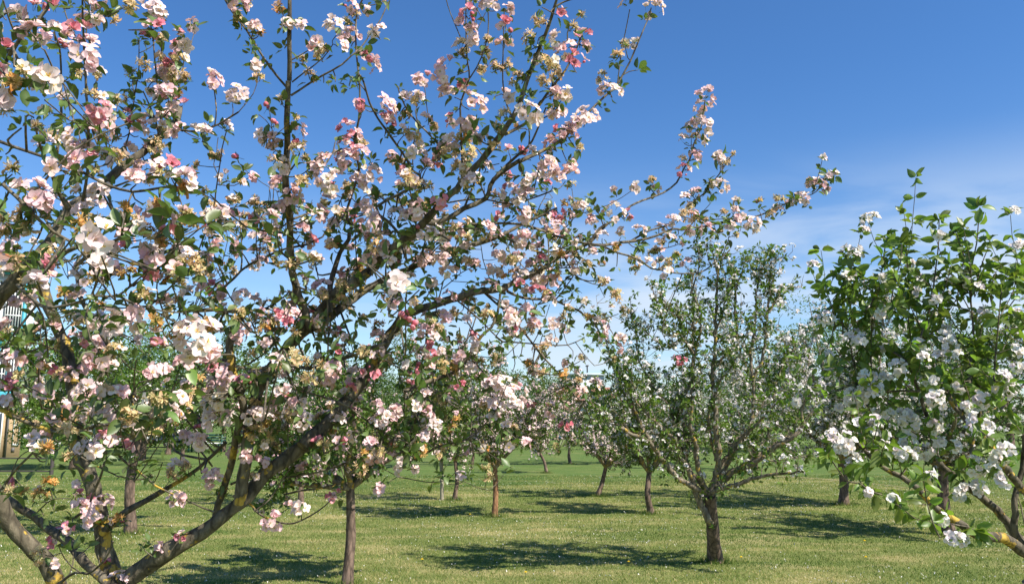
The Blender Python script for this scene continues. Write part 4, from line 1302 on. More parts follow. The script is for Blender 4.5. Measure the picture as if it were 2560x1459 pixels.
# the tree in the middle of the lawn, its limbs traced
T9 = Traced()
T9.ds = 0.98
MBR = """
9.0 8.7 62 24: c8 225,790 300,700 400,620 500,585 620,510 750,410 900,310 c9 900,1330 980,1180
9.0 8.4 44 15: c8 230,770 350,735 480,700 600,660 750,640 920,620
9.0 9.1 58 20: c8 225,790 280,620 290,500 265,350 260,200 c9 255,1200 245,1060 260,800 270,500 285,240
9.1 9.4 42 18: c8 288,600 360,500 420,380 500,330 545,130 c9 545,1100 620,920 650,600 670,400 672,225
9.0 9.3 46 16: c8 200,780 150,700 80,620 40,500 30,300 c9 30,1280 95,1000 100,700 90,300
9.0 8.8 42 14: c8 210,770 170,700 130,560 110,400 80,330 90,100 c9 90,1150 100,950 160,620 110,480
9.0 8.6 48 18: c8 210,790 110,740 0,680 c7 2440,590 2300,400 2180,150 2080,0
8.9 8.7 26 12: c7 2300,400 2200,330 2000,260 1900,230
9.1 9.6 34 16: c9 250,1060 250,1000 350,900 420,820 410,600 405,290
9.2 9.5 34 16: c9 545,1110 525,940 560,650 575,290
9.1 9.0 20 10: c9 262,760 330,560 375,330
9.2 9.7 22 8: c9 640,640 700,520 760,420 800,400
9.4 9.7 15 7: c9 575,400 600,300 640,200 650,130
9.3 9.2 15 7: c9 405,420 450,320 490,180
9.0 9.0 16 7: c9 95,420 140,250 135,120 120,30
9.0 8.8 14 7: c9 285,330 250,200 240,90
9.3 9.3 12 7: c9 672,235 700,210 735,208
8.8 8.3 22 10: c9 98,900 0,760 c5 2450,1060 2380,900 2330,760
8.9 8.6 20 9: c9 100,700 c5 2480,900 2400,800 2370,730
9.0 8.6 20 9: c9 160,620 c5 2560,1060 2420,1150 2250,1010 2180,950
8.7 8.4 20 8: c7 2180,150 c5 2180,1430 2080,1250 1990,1200
9.0 8.3 42 16: c0 1738,1222 1668,1166 1627,1108 1570,1078 1502,1030 1462,985
8.9 8.6 30 12: c0 1707,1152 1693,1111 1666,1078 1625,1042 1590,1000 1560,940
9.1 9.5 30 12: c0 1716,1165 1685,1064 1674,1015 1625,955 1598,900 1588,830 1575,770
8.7 8.9 24 10: c0 1611,1090 1578,1015 1553,968 1530,900 1510,830 1490,780
8.6 8.3 18 8: c0 1570,1078 1540,1060 1490,1075 1450,1090
9.1 9.5 34 12: c0 1850,1168 1920,1120 1990,1075 2040,1025
9.2 9.6 34 12: c0 1800,1190 1860,1090 1905,1010 1950,930 1990,865
9.0 8.5 26 10: c0 1830,1120 1880,1070 1940,1010 1985,985
9.1 8.8 24 10: c0 1790,1150 1770,1050 1800,960 1850,880 1880,800
8.95 9.02 44 62: c8 60,600 95,690 118,770 150,850 195,930 225,1010
8.7 8.9 18 8: c8 620,510 700,540 850,520 1040,505
9.2 9.6 20 10: c8 500,585 560,450 640,380 c9 700,1180 780,950 820,800
"""
for ln in MBR.strip().splitlines():
    T9.line(ln)
b9 = PG(1788, 1405)
T9.fork = P(1700 + 224 * KS, 969 + 800 * KS, 9.0 * 0.98)
orchard_tree('sturdy apple tree with thick dark trunk and tall bare-tipped uprights, mid lawn', b9, T9.fork[2], 3.7, 1.5, 0.080, leaf=(0.115, 0.18, 0.032), lsize=0.06, nros=2400, nflow=1500,
             traced=T9, seed=5, upright=0.6, fsize=0.019, nsec=11, dense=1.0)

def ztop(v, y): return PY(1280, v, y)[2]
ORCH = [
    # label, base px, fork v, top v, crown half-width px, crown centre px, trunk px, kwargs
    ('apple tree with slim reddish trunk and fading bloom right behind the nearest limbs', (868, 1466), 1215, 840, 330, 900, 27, dict(nros=2600, nflow=1500, fkind='p', seed=21, wither=0.9, nl=8, upright=0.35, low=0.05, fsize=0.020)),
    ('leafy tree with a straight red-brown trunk beyond the lowest yellow-lichened limb', (326, 1333), 1090, 820, 270, 310, 26, dict(nros=2300, nflow=420, fkind='W', seed=22, nl=7, leaf=(0.075, 0.125, 0.022), low=0.02, upright=0.3)),
    ('small apple tree with an orange sunlit trunk and pale pink bloom', (1237, 1291), 1165, 850, 185, 1240, 15, dict(nros=1900, nflow=3800, fkind='w', seed=23, nl=9, trunk_mat=M_TRUNKO, upright=0.4, low=0.0)),
    ('slim apple tree right beside the bare wooden stake', (1137, 1250), 1150, 900, 150, 1110, 11, dict(nros=1000, nflow=700, fkind='w', seed=24, upright=0.4, wither=0.4)),
    ('slight white apple tree leaning to the right on a crooked trunk', (1496, 1240), 1165, 965, 130, 1480, 12, dict(nros=1300, nflow=3000, fkind='w', seed=25, nl=8, lean=0.17, upright=0.3, low=0.02, cx=-0.1)),
    ('white apple tree on a thin pinkish trunk just left of the sturdy tree', (1626, 1284), 1178, 880, 165, 1630, 16, dict(nros=2000, nflow=2600, fkind='W', seed=26, nl=8, upright=0.45, low=0.0)),
    ('apple tree massed with white blossom on a short straight trunk', (2110, 1261), 1150, 705, 280, 2090, 23, dict(nros=4200, nflow=11500, fkind='W', seed=27, nl=9, upright=0.4, low=0.0, spread=(0.6, 1.05), lsize=0.055, fsize=0.023)),
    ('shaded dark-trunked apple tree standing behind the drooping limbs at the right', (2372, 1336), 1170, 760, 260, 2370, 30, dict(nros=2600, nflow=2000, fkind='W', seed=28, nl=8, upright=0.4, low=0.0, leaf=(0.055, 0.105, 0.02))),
    ('pinkish apple tree glimpsed through the nearest tree, shadow running left of its thin trunk', (752, 1262), 1165, 860, 200, 745, 14, dict(nros=1500, nflow=1500, fkind='w', seed=29, upright=0.4, wither=0.5, low=0.0)),
    ('far blossoming apple tree in the gap left of the leaning white one', (1425, 1160), 1115, 930, 130, 1400, 8, dict(nros=1100, nflow=1800, fkind='w', seed=41, upright=0.3, low=-0.05, fsize=0.025, lsize=0.06)),
    ('far blossoming apple tree between the leaning white one and the thin pinkish trunk', (1560, 1158), 1115, 915, 130, 1560, 8, dict(nros=1100, nflow=1800, fkind='W', seed=42, upright=0.3, low=-0.05, fsize=0.025, lsize=0.06)),
    ('far apple tree directly behind the sturdy trunk', (1745, 1160), 1115, 920, 130, 1740, 8, dict(nros=1100, nflow=1500, fkind='W', seed=43, upright=0.3, low=-0.05, fsize=0.025, lsize=0.06)),
    ('far apple tree in the gap just left of the orange-trunked tree', (1180, 1162), 1115, 925, 130, 1175, 8, dict(nros=1100, nflow=1500, fkind='w', seed=44, upright=0.3, low=-0.05, fsize=0.025, lsize=0.06)),
    ('distant leaning apple tree on the far grass right of the orange trunk', (1366, 1182), 1130, 965, 85, 1350, 8, dict(nros=600, nflow=900, fkind='w', seed=30, upright=0.3, lean=-0.2, low=0.0)),
    ('far apple tree with a pale forked trunk left of the green bench', (455, 1164), 1100, 880, 120, 450, 11, dict(nros=1500, nflow=200, fkind='W', seed=31, leaf=(0.075, 0.125, 0.022), low=-0.05, upright=0.3)),
    ('far leafy tree with a brown split trunk near the parked cars', (420, 1136), 1085, 850, 110, 410, 12, dict(nros=1500, nflow=150, fkind='W', seed=32, leaf=(0.075, 0.125, 0.022), low=-0.05, upright=0.3, fsize=0.03, lsize=0.06)),
    ('small far apple tree in blossom behind the orange-trunked tree', (1010, 1170), 1110, 935, 110, 1010, 8, dict(nros=800, nflow=800, fkind='w', seed=33, upright=0.3, low=0.0, fsize=0.026, lsize=0.055)),
    ('far white apple tree framed between the sturdy tree and the white-massed one', (1890, 1176), 1120, 900, 130, 1890, 10, dict(nros=1000, nflow=1900, fkind='W', seed=34, upright=0.3, low=0.0, fsize=0.026, lsize=0.055)),
]
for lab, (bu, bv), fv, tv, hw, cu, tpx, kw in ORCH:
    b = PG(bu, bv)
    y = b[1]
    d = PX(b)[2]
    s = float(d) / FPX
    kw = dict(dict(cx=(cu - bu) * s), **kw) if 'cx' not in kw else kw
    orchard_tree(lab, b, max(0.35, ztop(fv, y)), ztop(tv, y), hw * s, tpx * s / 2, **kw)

# ------------------------------------------------------------------ trees behind the orchard
def broad_tree(label, x, y, h, r, seed, base=(0.05, 0.09, 0.025), trunk_h=None, n=3600, ls=0.16, group='broadleaf trees behind the orchard', name='broadleaf_tree', sq=1.0, flowers=0):
    global rng
    keep = rng
    rng = np.random.default_rng(seed)
    t = empty(name, (x, y, 0))
    tag(t, label, 'tree', group)
    th = trunk_h if trunk_h is not None else h * 0.25
    B = np.array([x, y, 0.0])
    m = MB()
    m.tube(smooth_path(np.array([B + [0, 0, -.1], B + [0.05, 0, th * .6], B + [rng.normal() * .15, 0, h * 0.6]]), 0.3), np.linspace(0.05 * h * 0.6, 0.02 * h * .5, len(smooth_path(np.array([B + [0, 0, -.1], B + [0.05, 0, th * .6], B + [0, 0, h * 0.6]]), 0.3))), 9, None, wob=0.03)
    m.build('trunk', M_TRUNK, t, None)
    tw = MB()
    cl, cr = [], []
    nb = 11
    for k in range(nb):
        a = rng.uniform(0, 6.28)
        z = rng.uniform(th, h * 0.62)
        f = rng.uniform(0.35, 0.98)
        zt = th * 0.75 + (h - th * 0.75) * rng.uniform(0.25, 0.97)
        prof = math.sqrt(max(0.05, 1 - ((zt - (h + th) / 2) / ((h - th) / 2 * 1.1)) ** 2))
        e = B + np.array([math.cos(a) * r * prof * f, math.sin(a) * r * prof * f, zt])
        s0 = B + np.array([0, 0, min(z, zt * 0.8)])
        p = smooth_path(np.array([s0, (s0 + e) / 2 + np.array([0, 0, -0.06 * h]), e]), 0.25)
        m2 = MB()
        m2.tube(p, np.linspace(0.014 * h, 0.006, len(p)), 6, None, cap=False)
        m2.build('limb', M_BARK2, t, None)
        for q in range(5):
            cl.append(p[-1 - int(rng.uniform(0, len(p) * 0.5))] + rng.normal(size=3) * r * 0.2)
            cr.append(r * rng.uniform(0.14, 0.30))
    cl, cr = np.array(cl), np.array(cr)
    w = rng.integers(0, len(cl), n)
    d = rdirs(n)
    pos = cl[w] + d * cr[w][:, None] * (rng.uniform(0.25, 1.05, (n, 1)) ** 0.6) * np.array([1, 1, 0.75 * sq])
    pos[:, 2] = np.maximum(pos[:, 2], 0.08 + 0.1 * rng.uniform(size=n))
    m = MB()
    put_leaves(m, LSMALL, pos, d * 0.6 + rng.normal(size=(n, 3)), ls * rng.uniform(0.6, 1.2, n), leaf_cols(n, base, 0.22), 0.7)
    m.build('foliage', M_LEAF2, t)
    if flowers:
        m = MB()
        k = rng.integers(0, n, flowers)
        dd = rdirs(flowers) + np.array([0, -0.4, 0.2])
        put(m, F_SMALL, pos[k] + dd * 0.05, dd, np.full(flowers, 0.05), flower_cols('W', flowers))
        m.build('blossom', M_PETAL, t)
    rng = keep
BT = [('fresh-green tree at the far back in the gap right beside the brick house', 95, 48.0, 850, 120, 21, (0.07, 0.12, 0.024), 0.5, 4200, 0.16, 0),
      ('mid-green tree at the far back behind the parked cars', 270, 56.0, 860, 150, 22, (0.06, 0.11, 0.024), 0.6, 4600, 0.18, 0),
      ('small green tree at the far back just left of the bench', 450, 58.0, 880, 130, 23, (0.06, 0.105, 0.024), 0.6, 4400, 0.18, 0),
      ('olive-green tree at the back just left of the sturdy tree', 1640, 55.0, 960, 100, 14, (0.055, 0.09, 0.026), 0.8, 3000, 0.17, 0),
      ('bushy green tree at the back under the right limbs of the sturdy tree', 1820, 47.0, 940, 110, 15, (0.05, 0.09, 0.025), 0.6, 3200, 0.15, 0),
      ('wide green tree at the back right of the white-massed apple tree', 2180, 50.0, 850, 140, 16, (0.045, 0.085, 0.024), 0.8, 3400, 0.17, 0),
      ('green tree at the back behind the shaded dark trunk', 2400, 52.0, 880, 130, 17, (0.05, 0.085, 0.024), 0.8, 3000, 0.18, 0),
      ('pale green tree at the back behind the slim tree and its stake', 1080, 50.0, 930, 110, 18, (0.06, 0.10, 0.026), 0.8, 3000, 0.16, 0),
      ('yellow-green tree at the back near the middle, left of the red-roofed house', 1275, 56.0, 930, 100, 19, (0.065, 0.105, 0.026), 0.8, 3000, 0.17, 0),
      ('round dark tree at the back behind the pinkish glimpsed tree', 850, 44.0, 900, 130, 20, (0.04, 0.075, 0.022), 0.8, 3000, 0.16, 0),
      ('big fresh-green tree dotted with white flowers beside the yellow-brick house', 190, 27.0, 768, 140, 1, (0.085, 0.145, 0.022), 0.3, 9000, 0.115, 500),
      ('round light-green tree behind the leafy red-brown-trunked one', 360, 33.0, 830, 150, 2, (0.075, 0.13, 0.022), 0.5, 6000, 0.13, 0),
      ('green tree at the back between the parked cars and the bench', 560, 42.0, 870, 150, 3, (0.065, 0.115, 0.026), 1.0, 4200, 0.15, 0),
      ('dense green tree at the back behind the nearest tree', 720, 48.0, 885, 150, 4, (0.06, 0.105, 0.026), 1.0, 4200, 0.17, 0),
      ('low olive-green tree at the back over the small far apple tree', 960, 50.0, 895, 150, 5, (0.06, 0.10, 0.026), 0.8, 4200, 0.17, 0),
      ('grey-green tree at the back behind the orange-trunked tree', 1170, 52.0, 910, 130, 6, (0.055, 0.095, 0.028), 0.8, 4000, 0.17, 0),
      ('tall olive tree at the back immediately left of the red-roofed house', 1365, 52.0, 895, 75, 7, (0.06, 0.095, 0.028), 0.8, 3200, 0.15, 0),
      ('dark green bushy tree in front of the red-roofed house', 1570, 50.0, 985, 80, 8, (0.035, 0.065, 0.025), 0.3, 2600, 0.15, 0),
      ('green tree at the back behind the sturdy tree', 1730, 60.0, 950, 110, 9, (0.05, 0.085, 0.025), 0.8, 3000, 0.18, 0),
      ('tall airy green tree rising behind the white-massed apple tree', 2085, 40.0, 712, 150, 10, (0.075, 0.125, 0.035), 2.0, 5200, 0.14, 0),
      ('broad tree at the back to the right of the tall airy one', 2290, 46.0, 770, 160, 11, (0.05, 0.09, 0.025), 1.2, 3600, 0.17, 0),
      ('dark tree at the back edge behind the leaning leafy tree', 2520, 44.0, 800, 150, 12, (0.045, 0.08, 0.024), 1.0, 3400, 0.17, 0),
      ('dark tree at the back between the sturdy tree and the tall airy one', 1900, 54.0, 910, 110, 13, (0.045, 0.08, 0.026), 0.8, 3000, 0.17, 0)]
for lab, u, y, tv, hw, sd, colr, th, n, ls, fl in BT:
    p = PY(u, 1050, y)
    broad_tree(lab, p[0], y, ztop(tv, y), hw / FPX * y * 1.15, 300 + sd, tuple(1.5 * q for q in colr), th, int(n * 1.9), ls, flowers=fl)

# ------------------------------------------------------------------ ground
def ground_mat(name, ga, gb, gc, dry, dryamt, fine=1.0):
    m, nt, out = new_mat(name)
    t = N(nt, 'ShaderNodeTexCoord')
    o = t.outputs['Object']
    n1 = noise(nt, o, 0.55, 5, 0.6)
    n2 = noise(nt, o, 2.6, 8, 0.68)
    n3 = noise(nt, o, 55 * fine, 4, 0.7)
    mp = N(nt, 'ShaderNodeMapping')
    mp.inputs['Scale'].default_value = (0.7, 1.6, 1)
    nt.links.new(o, mp.inputs[0])
    n4 = noise(nt, mp.outputs[0], 1.1, 4, 0.55)
    c = mixcol(nt, ramp(nt, n2, 0.3, 0.7), ga, gb)
    c = mixcol(nt, ramp(nt, n3, 0.35, 0.75), c, gc)
    k = N(nt, 'ShaderNodeMath', operation='MULTIPLY')
    nt.links.new(ramp(nt, n4, 0.44, 0.72), k.inputs[0])
    nt.links.new(ramp(nt, n3, 0.25, 0.65), k.inputs[1])
    k2 = N(nt, 'ShaderNodeMath', operation='MULTIPLY')
    nt.links.new(k.outputs[0], k2.inputs[0])
    k2.inputs[1].default_value = dryamt
    c = mixcol(nt, k2.outputs[0], c, dry)
    b = N(nt, 'ShaderNodeBsdfPrincipled', Roughness=0.9)
    b.inputs['Specular IOR Level'].default_value = 0.1
    bm = N(nt, 'ShaderNodeBump', Strength=0.7, Distance=0.03)
    nt.links.new(n3, bm.inputs['Height'])
    nt.links.new(bm.outputs[0], b.inputs['Normal'])
    nt.links.new(c, b.inputs['Base Color'])
    nt.links.new(b.outputs[0], out.inputs[0])
    return m
M_LAWN = ground_mat('lawn', (0.075, 0.13, 0.026), (0.15, 0.195, 0.048), (0.26, 0.26, 0.09), (0.48, 0.39, 0.19), 0.9)
M_MEADOW = ground_mat('meadow', (0.060, 0.120, 0.026), (0.095, 0.155, 0.036), (0.13, 0.18, 0.05), (0.28, 0.25, 0.10), 0.6)
M_DIRT = plain('dry_track', (0.30, 0.25, 0.13), 0.95, 0.1, 0, 0.3, 9)
m = MB()
m.quads([(-700, -30, 0), (700, -30, 0), (700, 1500, 0), (-700, 1500, 0)], [(0, 1, 2, 3)])
tag(m.build('ground', M_LAWN, None, None, smooth=False), kind='structure')
edge = [PG(u, v) for u, v in ((-1500, 1245), (-200, 1232), (500, 1222), (900, 1222), (1250, 1212), (1550, 1203), (1800, 1200), (1990, 1193), (2150, 1208), (2320, 1226), (2600, 1240), (4000, 1262))]
v = [(p[0], p[1], 0.004) for p in edge] + [(p[0] * 1.0 + (p[0] > 0) * 300 - (p[0] <= 0) * 300, 400, 0.004) for p in edge]
n = len(edge)
m = MB()
m.quads(v, [(i, i + 1, n + i + 1, n + i) for i in range(n - 1)])
tag(m.build('meadow', M_MEADOW, None, None, smooth=False), kind='structure')
tr_ = smooth_path(np.array([np.append(PG(u, v)[:2], 0.009) for u, v in ((1930, 1190), (2000, 1193), (2080, 1199), (2160, 1206), (2250, 1217), (2330, 1227), (2420, 1236))]), 0.4)
m = MB()
w_ = 0.20 + 0.10 * rng.uniform(size=(len(tr_), 1))
m.quads(np.vstack([tr_ - np.hstack([0 * w_, w_, 0 * w_]), tr_ + np.hstack([0 * w_, w_, 0 * w_])]), [(i, i + 1, len(tr_) + i + 1, len(tr_) + i) for i in range(len(tr_) - 1)])
tag(m.build('path', M_DIRT, None, None, smooth=False), kind='structure')

# short grass, thicker and finer towards the camera
VG = np.random.default_rng(77).uniform(size=(128, 128))
def vnoise(x, y):
    i, j = np.floor(x).astype(int), np.floor(y).astype(int)
    f, g = x - i, y - j
    f, g = f * f * (3 - 2 * f), g * g * (3 - 2 * g)
    a = lambda p, q: VG[p % 128, q % 128]
    return (a(i, j) * (1 - f) + a(i + 1, j) * f) * (1 - g) + (a(i, j + 1) * (1 - f) + a(i + 1, j + 1) * f) * g
def blades(k, ymin, ymax, h, w, name, cols):
    y = ymin + (ymax - ymin) * rng.uniform(size=k) ** 1.35
    x = (rng.uniform(-1, 1, k)) * (0.66 * y + 0.5)
    a = rng.uniform(0, 6.28, k)
    hh = h * rng.uniform(0.5, 1.25, k) * (0.7 + 0.03 * y)
    ww = w * rng.uniform(0.7, 1.3, k) * (0.6 + 0.05 * y)
    dx, dy = np.cos(a) * ww / 2, np.sin(a) * ww / 2
    lx, ly = rng.normal(size=k) * hh * 0.5, rng.normal(size=k) * hh * 0.5
    z0 = np.zeros(k)
    v = np.stack([np.stack([x - dx, y - dy, z0], 1), np.stack([x + dx, y + dy, z0], 1), np.stack([x + lx, y + ly, hh], 1)], 1)
    patch = vnoise(x / 1.5, y / 0.8) * 0.5 + vnoise(x / 0.45 + 50, y / 0.26) * 0.32 + vnoise(x / 0.16, y / 0.1) * 0.18
    pick = np.clip(0.42 + 0.72 * (rng.uniform(size=k) - 0.5) + 1.5 * (patch - 0.5), 0, 0.999)
    c = np.array(cols)[(pick * len(cols)).astype(int)] * rng.uniform(0.8, 1.2, (k, 1))
    m = MB()
    m.add(v.reshape(-1, 3), np.arange(3 * k), np.full(k, 3), np.repeat(c, 3, 0))
    o = m.build(name, M_GRASS, smooth=False)
    tag(o, None, 'grass', None, 'stuff')
    return o
M_GRASS = leaf_mat('grass', 0.3, 0.2, 0.6)
GC = [(0.055, 0.11, 0.020), (0.085, 0.145, 0.026), (0.125, 0.18, 0.036), (0.18, 0.22, 0.052), (0.25, 0.26, 0.085), (0.38, 0.33, 0.14), (0.52, 0.43, 0.22)]
tag(blades(420000, 6.6, 24, 0.026, 0.006, 'grass', GC), 'short mown grass of the orchard lawn')
tb = MB()
for b_, r_ in TR_BASES:
    kk = 420
    a = rng.uniform(0, 6.28, kk)
    q = r_ * 1.05 + np.abs(rng.normal(size=kk)) * 0.11
    x, y = b_[0] + q * np.cos(a), b_[1] + q * np.sin(a)
    hh = rng.uniform(0.03, 0.12, kk) * np.exp(-np.maximum(0, q - r_) * 3)
    ww = rng.uniform(0.005, 0.010, kk)
    a2 = rng.uniform(0, 6.28, kk)
    dx, dy = np.cos(a2) * ww / 2, np.sin(a2) * ww / 2
    z0 = np.zeros(kk)
    v = np.stack([np.stack([x - dx, y - dy, z0], 1), np.stack([x + dx, y + dy, z0], 1), np.stack([x + rng.normal(size=kk) * 0.03, y + rng.normal(size=kk) * 0.03, hh], 1)], 1)
    c = np.array(GC)[rng.choice(6, kk, p=[0.3, 0.25, 0.2, 0.1, 0.05, 0.1])]
    tb.add(v.reshape(-1, 3), np.arange(3 * kk), np.full(kk, 3), np.repeat(c, 3, 0))
tag(tb.build('grass', M_GRASS, smooth=False), 'longer uncut grass ringing the foot of each trunk', 'grass', None, 'stuff')
k = 11000
y = 7 + 17 * rng.uniform(size=k) ** 0.8
x = rng.uniform(-0.66, 0.7, k) * y
ph = np.sin(x * 0.9 + 1) * np.sin(y * 0.7) + rng.normal(size=k) * 0.5
s = ph > 0.0
x, y = x[s], y[s]
k = len(x)
m = MB()
a = np.arange(6) / 6 * 6.283
rr = 0.0068 * rng.uniform(0.6, 1.15, k)
v = np.stack([x[:, None] + rr[:, None] * np.cos(a), y[:, None] + rr[:, None] * np.sin(a), np.full((k, 6), 0.04) + 0.004 * rng.normal(size=(k, 6)) + 0.006 * np.cos(a)[None] * rng.normal(size=(k, 1))], -1)
m.add(v.reshape(-1, 3), np.arange(6 * k), np.full(k, 6), (0.80, 0.78, 0.74))
o = m.build('daisies', M_PETAL, smooth=False)
tag(o, 'tiny white daisies sprinkled over the lawn', 'daisies', None, 'stuff')
dT = MB()
for q in range(2):
    a = np.arange(14) / 14 * 6.283
    r_ = np.where(np.arange(14) % 2, 1.0, 0.7) * (1 - 0.35 * q)
    vv = np.vstack([np.stack([r_ * np.cos(a), r_ * np.sin(a), np.full(14, 0.18 * q)], 1), [[0, 0, 0.25 + 0.3 * q]]])
    dT.add(vv * 0.021 + np.array([0, 0, 0.05]), np.array([(i, (i + 1) % 14, 14) for i in range(14)]).ravel(), np.full(14, 3), (0.75, 0.52, 0.03))
dS = MB()
dS.tube(np.array([[0, 0, 0.0], [0.004, 0, 0.03], [0, 0, 0.052]]), [0.003, 0.003, 0.003], 5, (0.08, 0.13, 0.03))
DL = ['yellow dandelion in the foreground grass right of the nearest thin trunk', 'yellow dandelion right of the foot of the sturdy trunk', 'yellow dandelion in front of the dark-trunked tree', 'yellow dandelion at the bottom edge of the lawn below the orange trunk',
      'yellow dandelion on the sunny strip left of the sturdy trunk', 'yellow dandelion on the grass below the drooping lichened limb', 'yellow dandelion near the right edge of the shadow bands', 'yellow dandelion in sunlit grass beyond the orange trunk']
first = None
for i, (u, v_) in enumerate(((1055, 1408), (1853, 1402), (2162, 1360), (1314, 1441), (1572, 1414), (2165, 1402), (1985, 1324), (1175, 1292))):
    p = PG(u, v_)
    if first is None:
        dd = empty('dandelion', (p[0], p[1], 0))
        hd, st_ = dT.build('flower_head', M_PETAL, dd), dS.build('stem', M_LEAF, dd)
        hd.location = st_.location = (0, 0, 0)
        first = (dd, hd, st_)
    else:
        dd = first[0].copy()
        COL.objects.link(dd)
        dd.location = (p[0], p[1], 0)
        for ch in first[1:]:
            c = ch.copy()
            COL.objects.link(c)
            c.parent = dd
    tag(dd, DL[i], 'flower', 'dandelions in the lawn')

# ------------------------------------------------------------------ wooden stake beside the slim tree
p = PG(1105, 1249)
m = MB()
m.tube(smooth_path(np.array([[p[0], p[1], -0.05], [p[0] - 0.01, p[1], 0.4], [p[0] - 0.035, p[1], 0.98]]), 0.15), 0.038, 10, wob=0.04)
tag(m.build('tree_stake', plain('grey_wood', (0.30, 0.27, 0.20), 0.85, 0.1, 0, 0.35, 30), None, None), 'bare grey-brown wooden stake standing just left of the slim apple tree', 'stake')

# ------------------------------------------------------------------ yellow-brick house with white and turquoise windows
def brick_mat():
    m, nt, out = new_mat('yellow_brick')
    t = N(nt, 'ShaderNodeTexCoord')
    mp = N(nt, 'ShaderNodeMapping')
    mp.inputs['Rotation'].default_value = (R(90), 0, 0)
    nt.links.new(t.outputs['Object'], mp.inputs[0])
    b = N(nt, 'ShaderNodeTexBrick', Scale=4.2)
    b.inputs['Color1'].default_value = (0.50, 0.36, 0.20, 1)
    b.inputs['Color2'].default_value = (0.42, 0.29, 0.16, 1)
    b.inputs['Mortar'].default_value = (0.45, 0.38, 0.28, 1)
    b.inputs['Mortar Size'].default_value = 0.012
    nt.links.new(mp.outputs[0], b.inputs['Vector'])
    s = N(nt, 'ShaderNodeBsdfPrincipled', Roughness=0.85)
    nt.links.new(b.outputs[0], s.inputs['Base Color'])
    nt.links.new(s.outputs[0], out.inputs[0])
    return m
def tile_mat(name, a, b_, sc=3.5):
    m, nt, out = new_mat(name)
    t = N(nt, 'ShaderNodeTexCoord')
    w = N(nt, 'ShaderNodeTexWave', Scale=sc, Distortion=0.4, bands_direction='Z')
    nt.links.new(t.outputs['Object'], w.inputs['Vector'])
    f = noise(nt, t.outputs['Object'], 4, 4)
    c = mixcol(nt, f, a, b_)
    c = mixcol(nt, ramp(nt, w.outputs['Fac'], 0.0, 0.25), tuple(0.5 * x for x in a), c)
    s = N(nt, 'ShaderNodeBsdfPrincipled', Roughness=0.8)
    nt.links.new(c, s.inputs['Base Color'])
    nt.links.new(s.outputs[0], out.inputs[0])
    return m
M_BRICK = brick_mat()
M_WHITE = plain('white_paint', (0.80, 0.80, 0.78), 0.5, 0.4, 0, 0.05)
M_TURQ = plain('turquoise_paint', (0.07, 0.36, 0.46), 0.5, 0.4, 0, 0.12)
M_TURQD = plain('dark_turquoise_paint', (0.025, 0.14, 0.18), 0.5, 0.4, 0, 0.12)
M_GLASS = plain('window_glass', (0.05, 0.07, 0.09), 0.08, 0.8, 0, 0.3, 1.5)
M_TILE = tile_mat('roof_tiles', (0.20, 0.12, 0.09), (0.30, 0.18, 0.13))
M_RIDGE = plain('ridge_tiles', (0.50, 0.20, 0.09), 0.8, 0.2)
M_PIPE = plain('grey_pipe', (0.12, 0.11, 0.10), 0.5, 0.4)
HY = 36.0
def hx(u): return (u - 1280) / FPX * PX(np.array([0, HY, 3.0]))[2]
def hz_(v): return PY(1280, v, HY)[2]
XR = hx(64)
house = empty('brick_house', (XR, HY, 0))
tag(house, 'yellow-brick house with white windows, turquoise trim and a brown tiled roof at the left edge', 'house')
def part(name, mat, boxes, parent=house):
    m = MB()
    for (x0, x1, y0, y1, z0, z1) in boxes:
        m.box(((x0 + x1) / 2, (y0 + y1) / 2, (z0 + z1) / 2), (x1 - x0, y1 - y0, z1 - z0))
    w = parent.matrix_world
    o = m.build(name, mat, None, None, smooth=False)
    o.parent = parent
    bpy.context.view_layer.update()
    o.matrix_parent_inverse = parent.matrix_world.inverted()
    return o
zs, ze = hz_(985), hz_(690)
part('wall', M_BRICK, [(XR - 14, XR, HY, HY + 9, -0.1, zs - 0.15)])
part('upper_wall', M_WHITE, [(XR - 14, XR - 0.02, HY + 0.02, HY + 9, zs + 0.10, ze - 0.02)])
part('sill_band', M_TURQ, [(XR - 14, XR + 0.06, HY - 0.22, HY + 9, zs - 0.15, zs + 0.10)])
part('eaves_board', M_TURQ, [(XR - 14, XR - 0.55, HY - 0.32, HY - 0.05, ze - 0.05, ze + 0.16)])
zb = (hz_(865), hz_(835))
part('balcony_band', M_TURQ, [(XR - 14, hx(24), HY - 0.26, HY - 0.02, zb[0], zb[1])])
for u0, u1 in ((41, 50), (-4, 3), (18, 21)):
    part('window_post', M_TURQ, [(hx(u0), hx(u1), HY - 0.20, HY + 0.0, zs + 0.105, zb[0] - 0.005) if u1 < 30 else (hx(u0), hx(u1), HY - 0.20, HY + 0.0, zs + 0.105, ze - 0.06)])
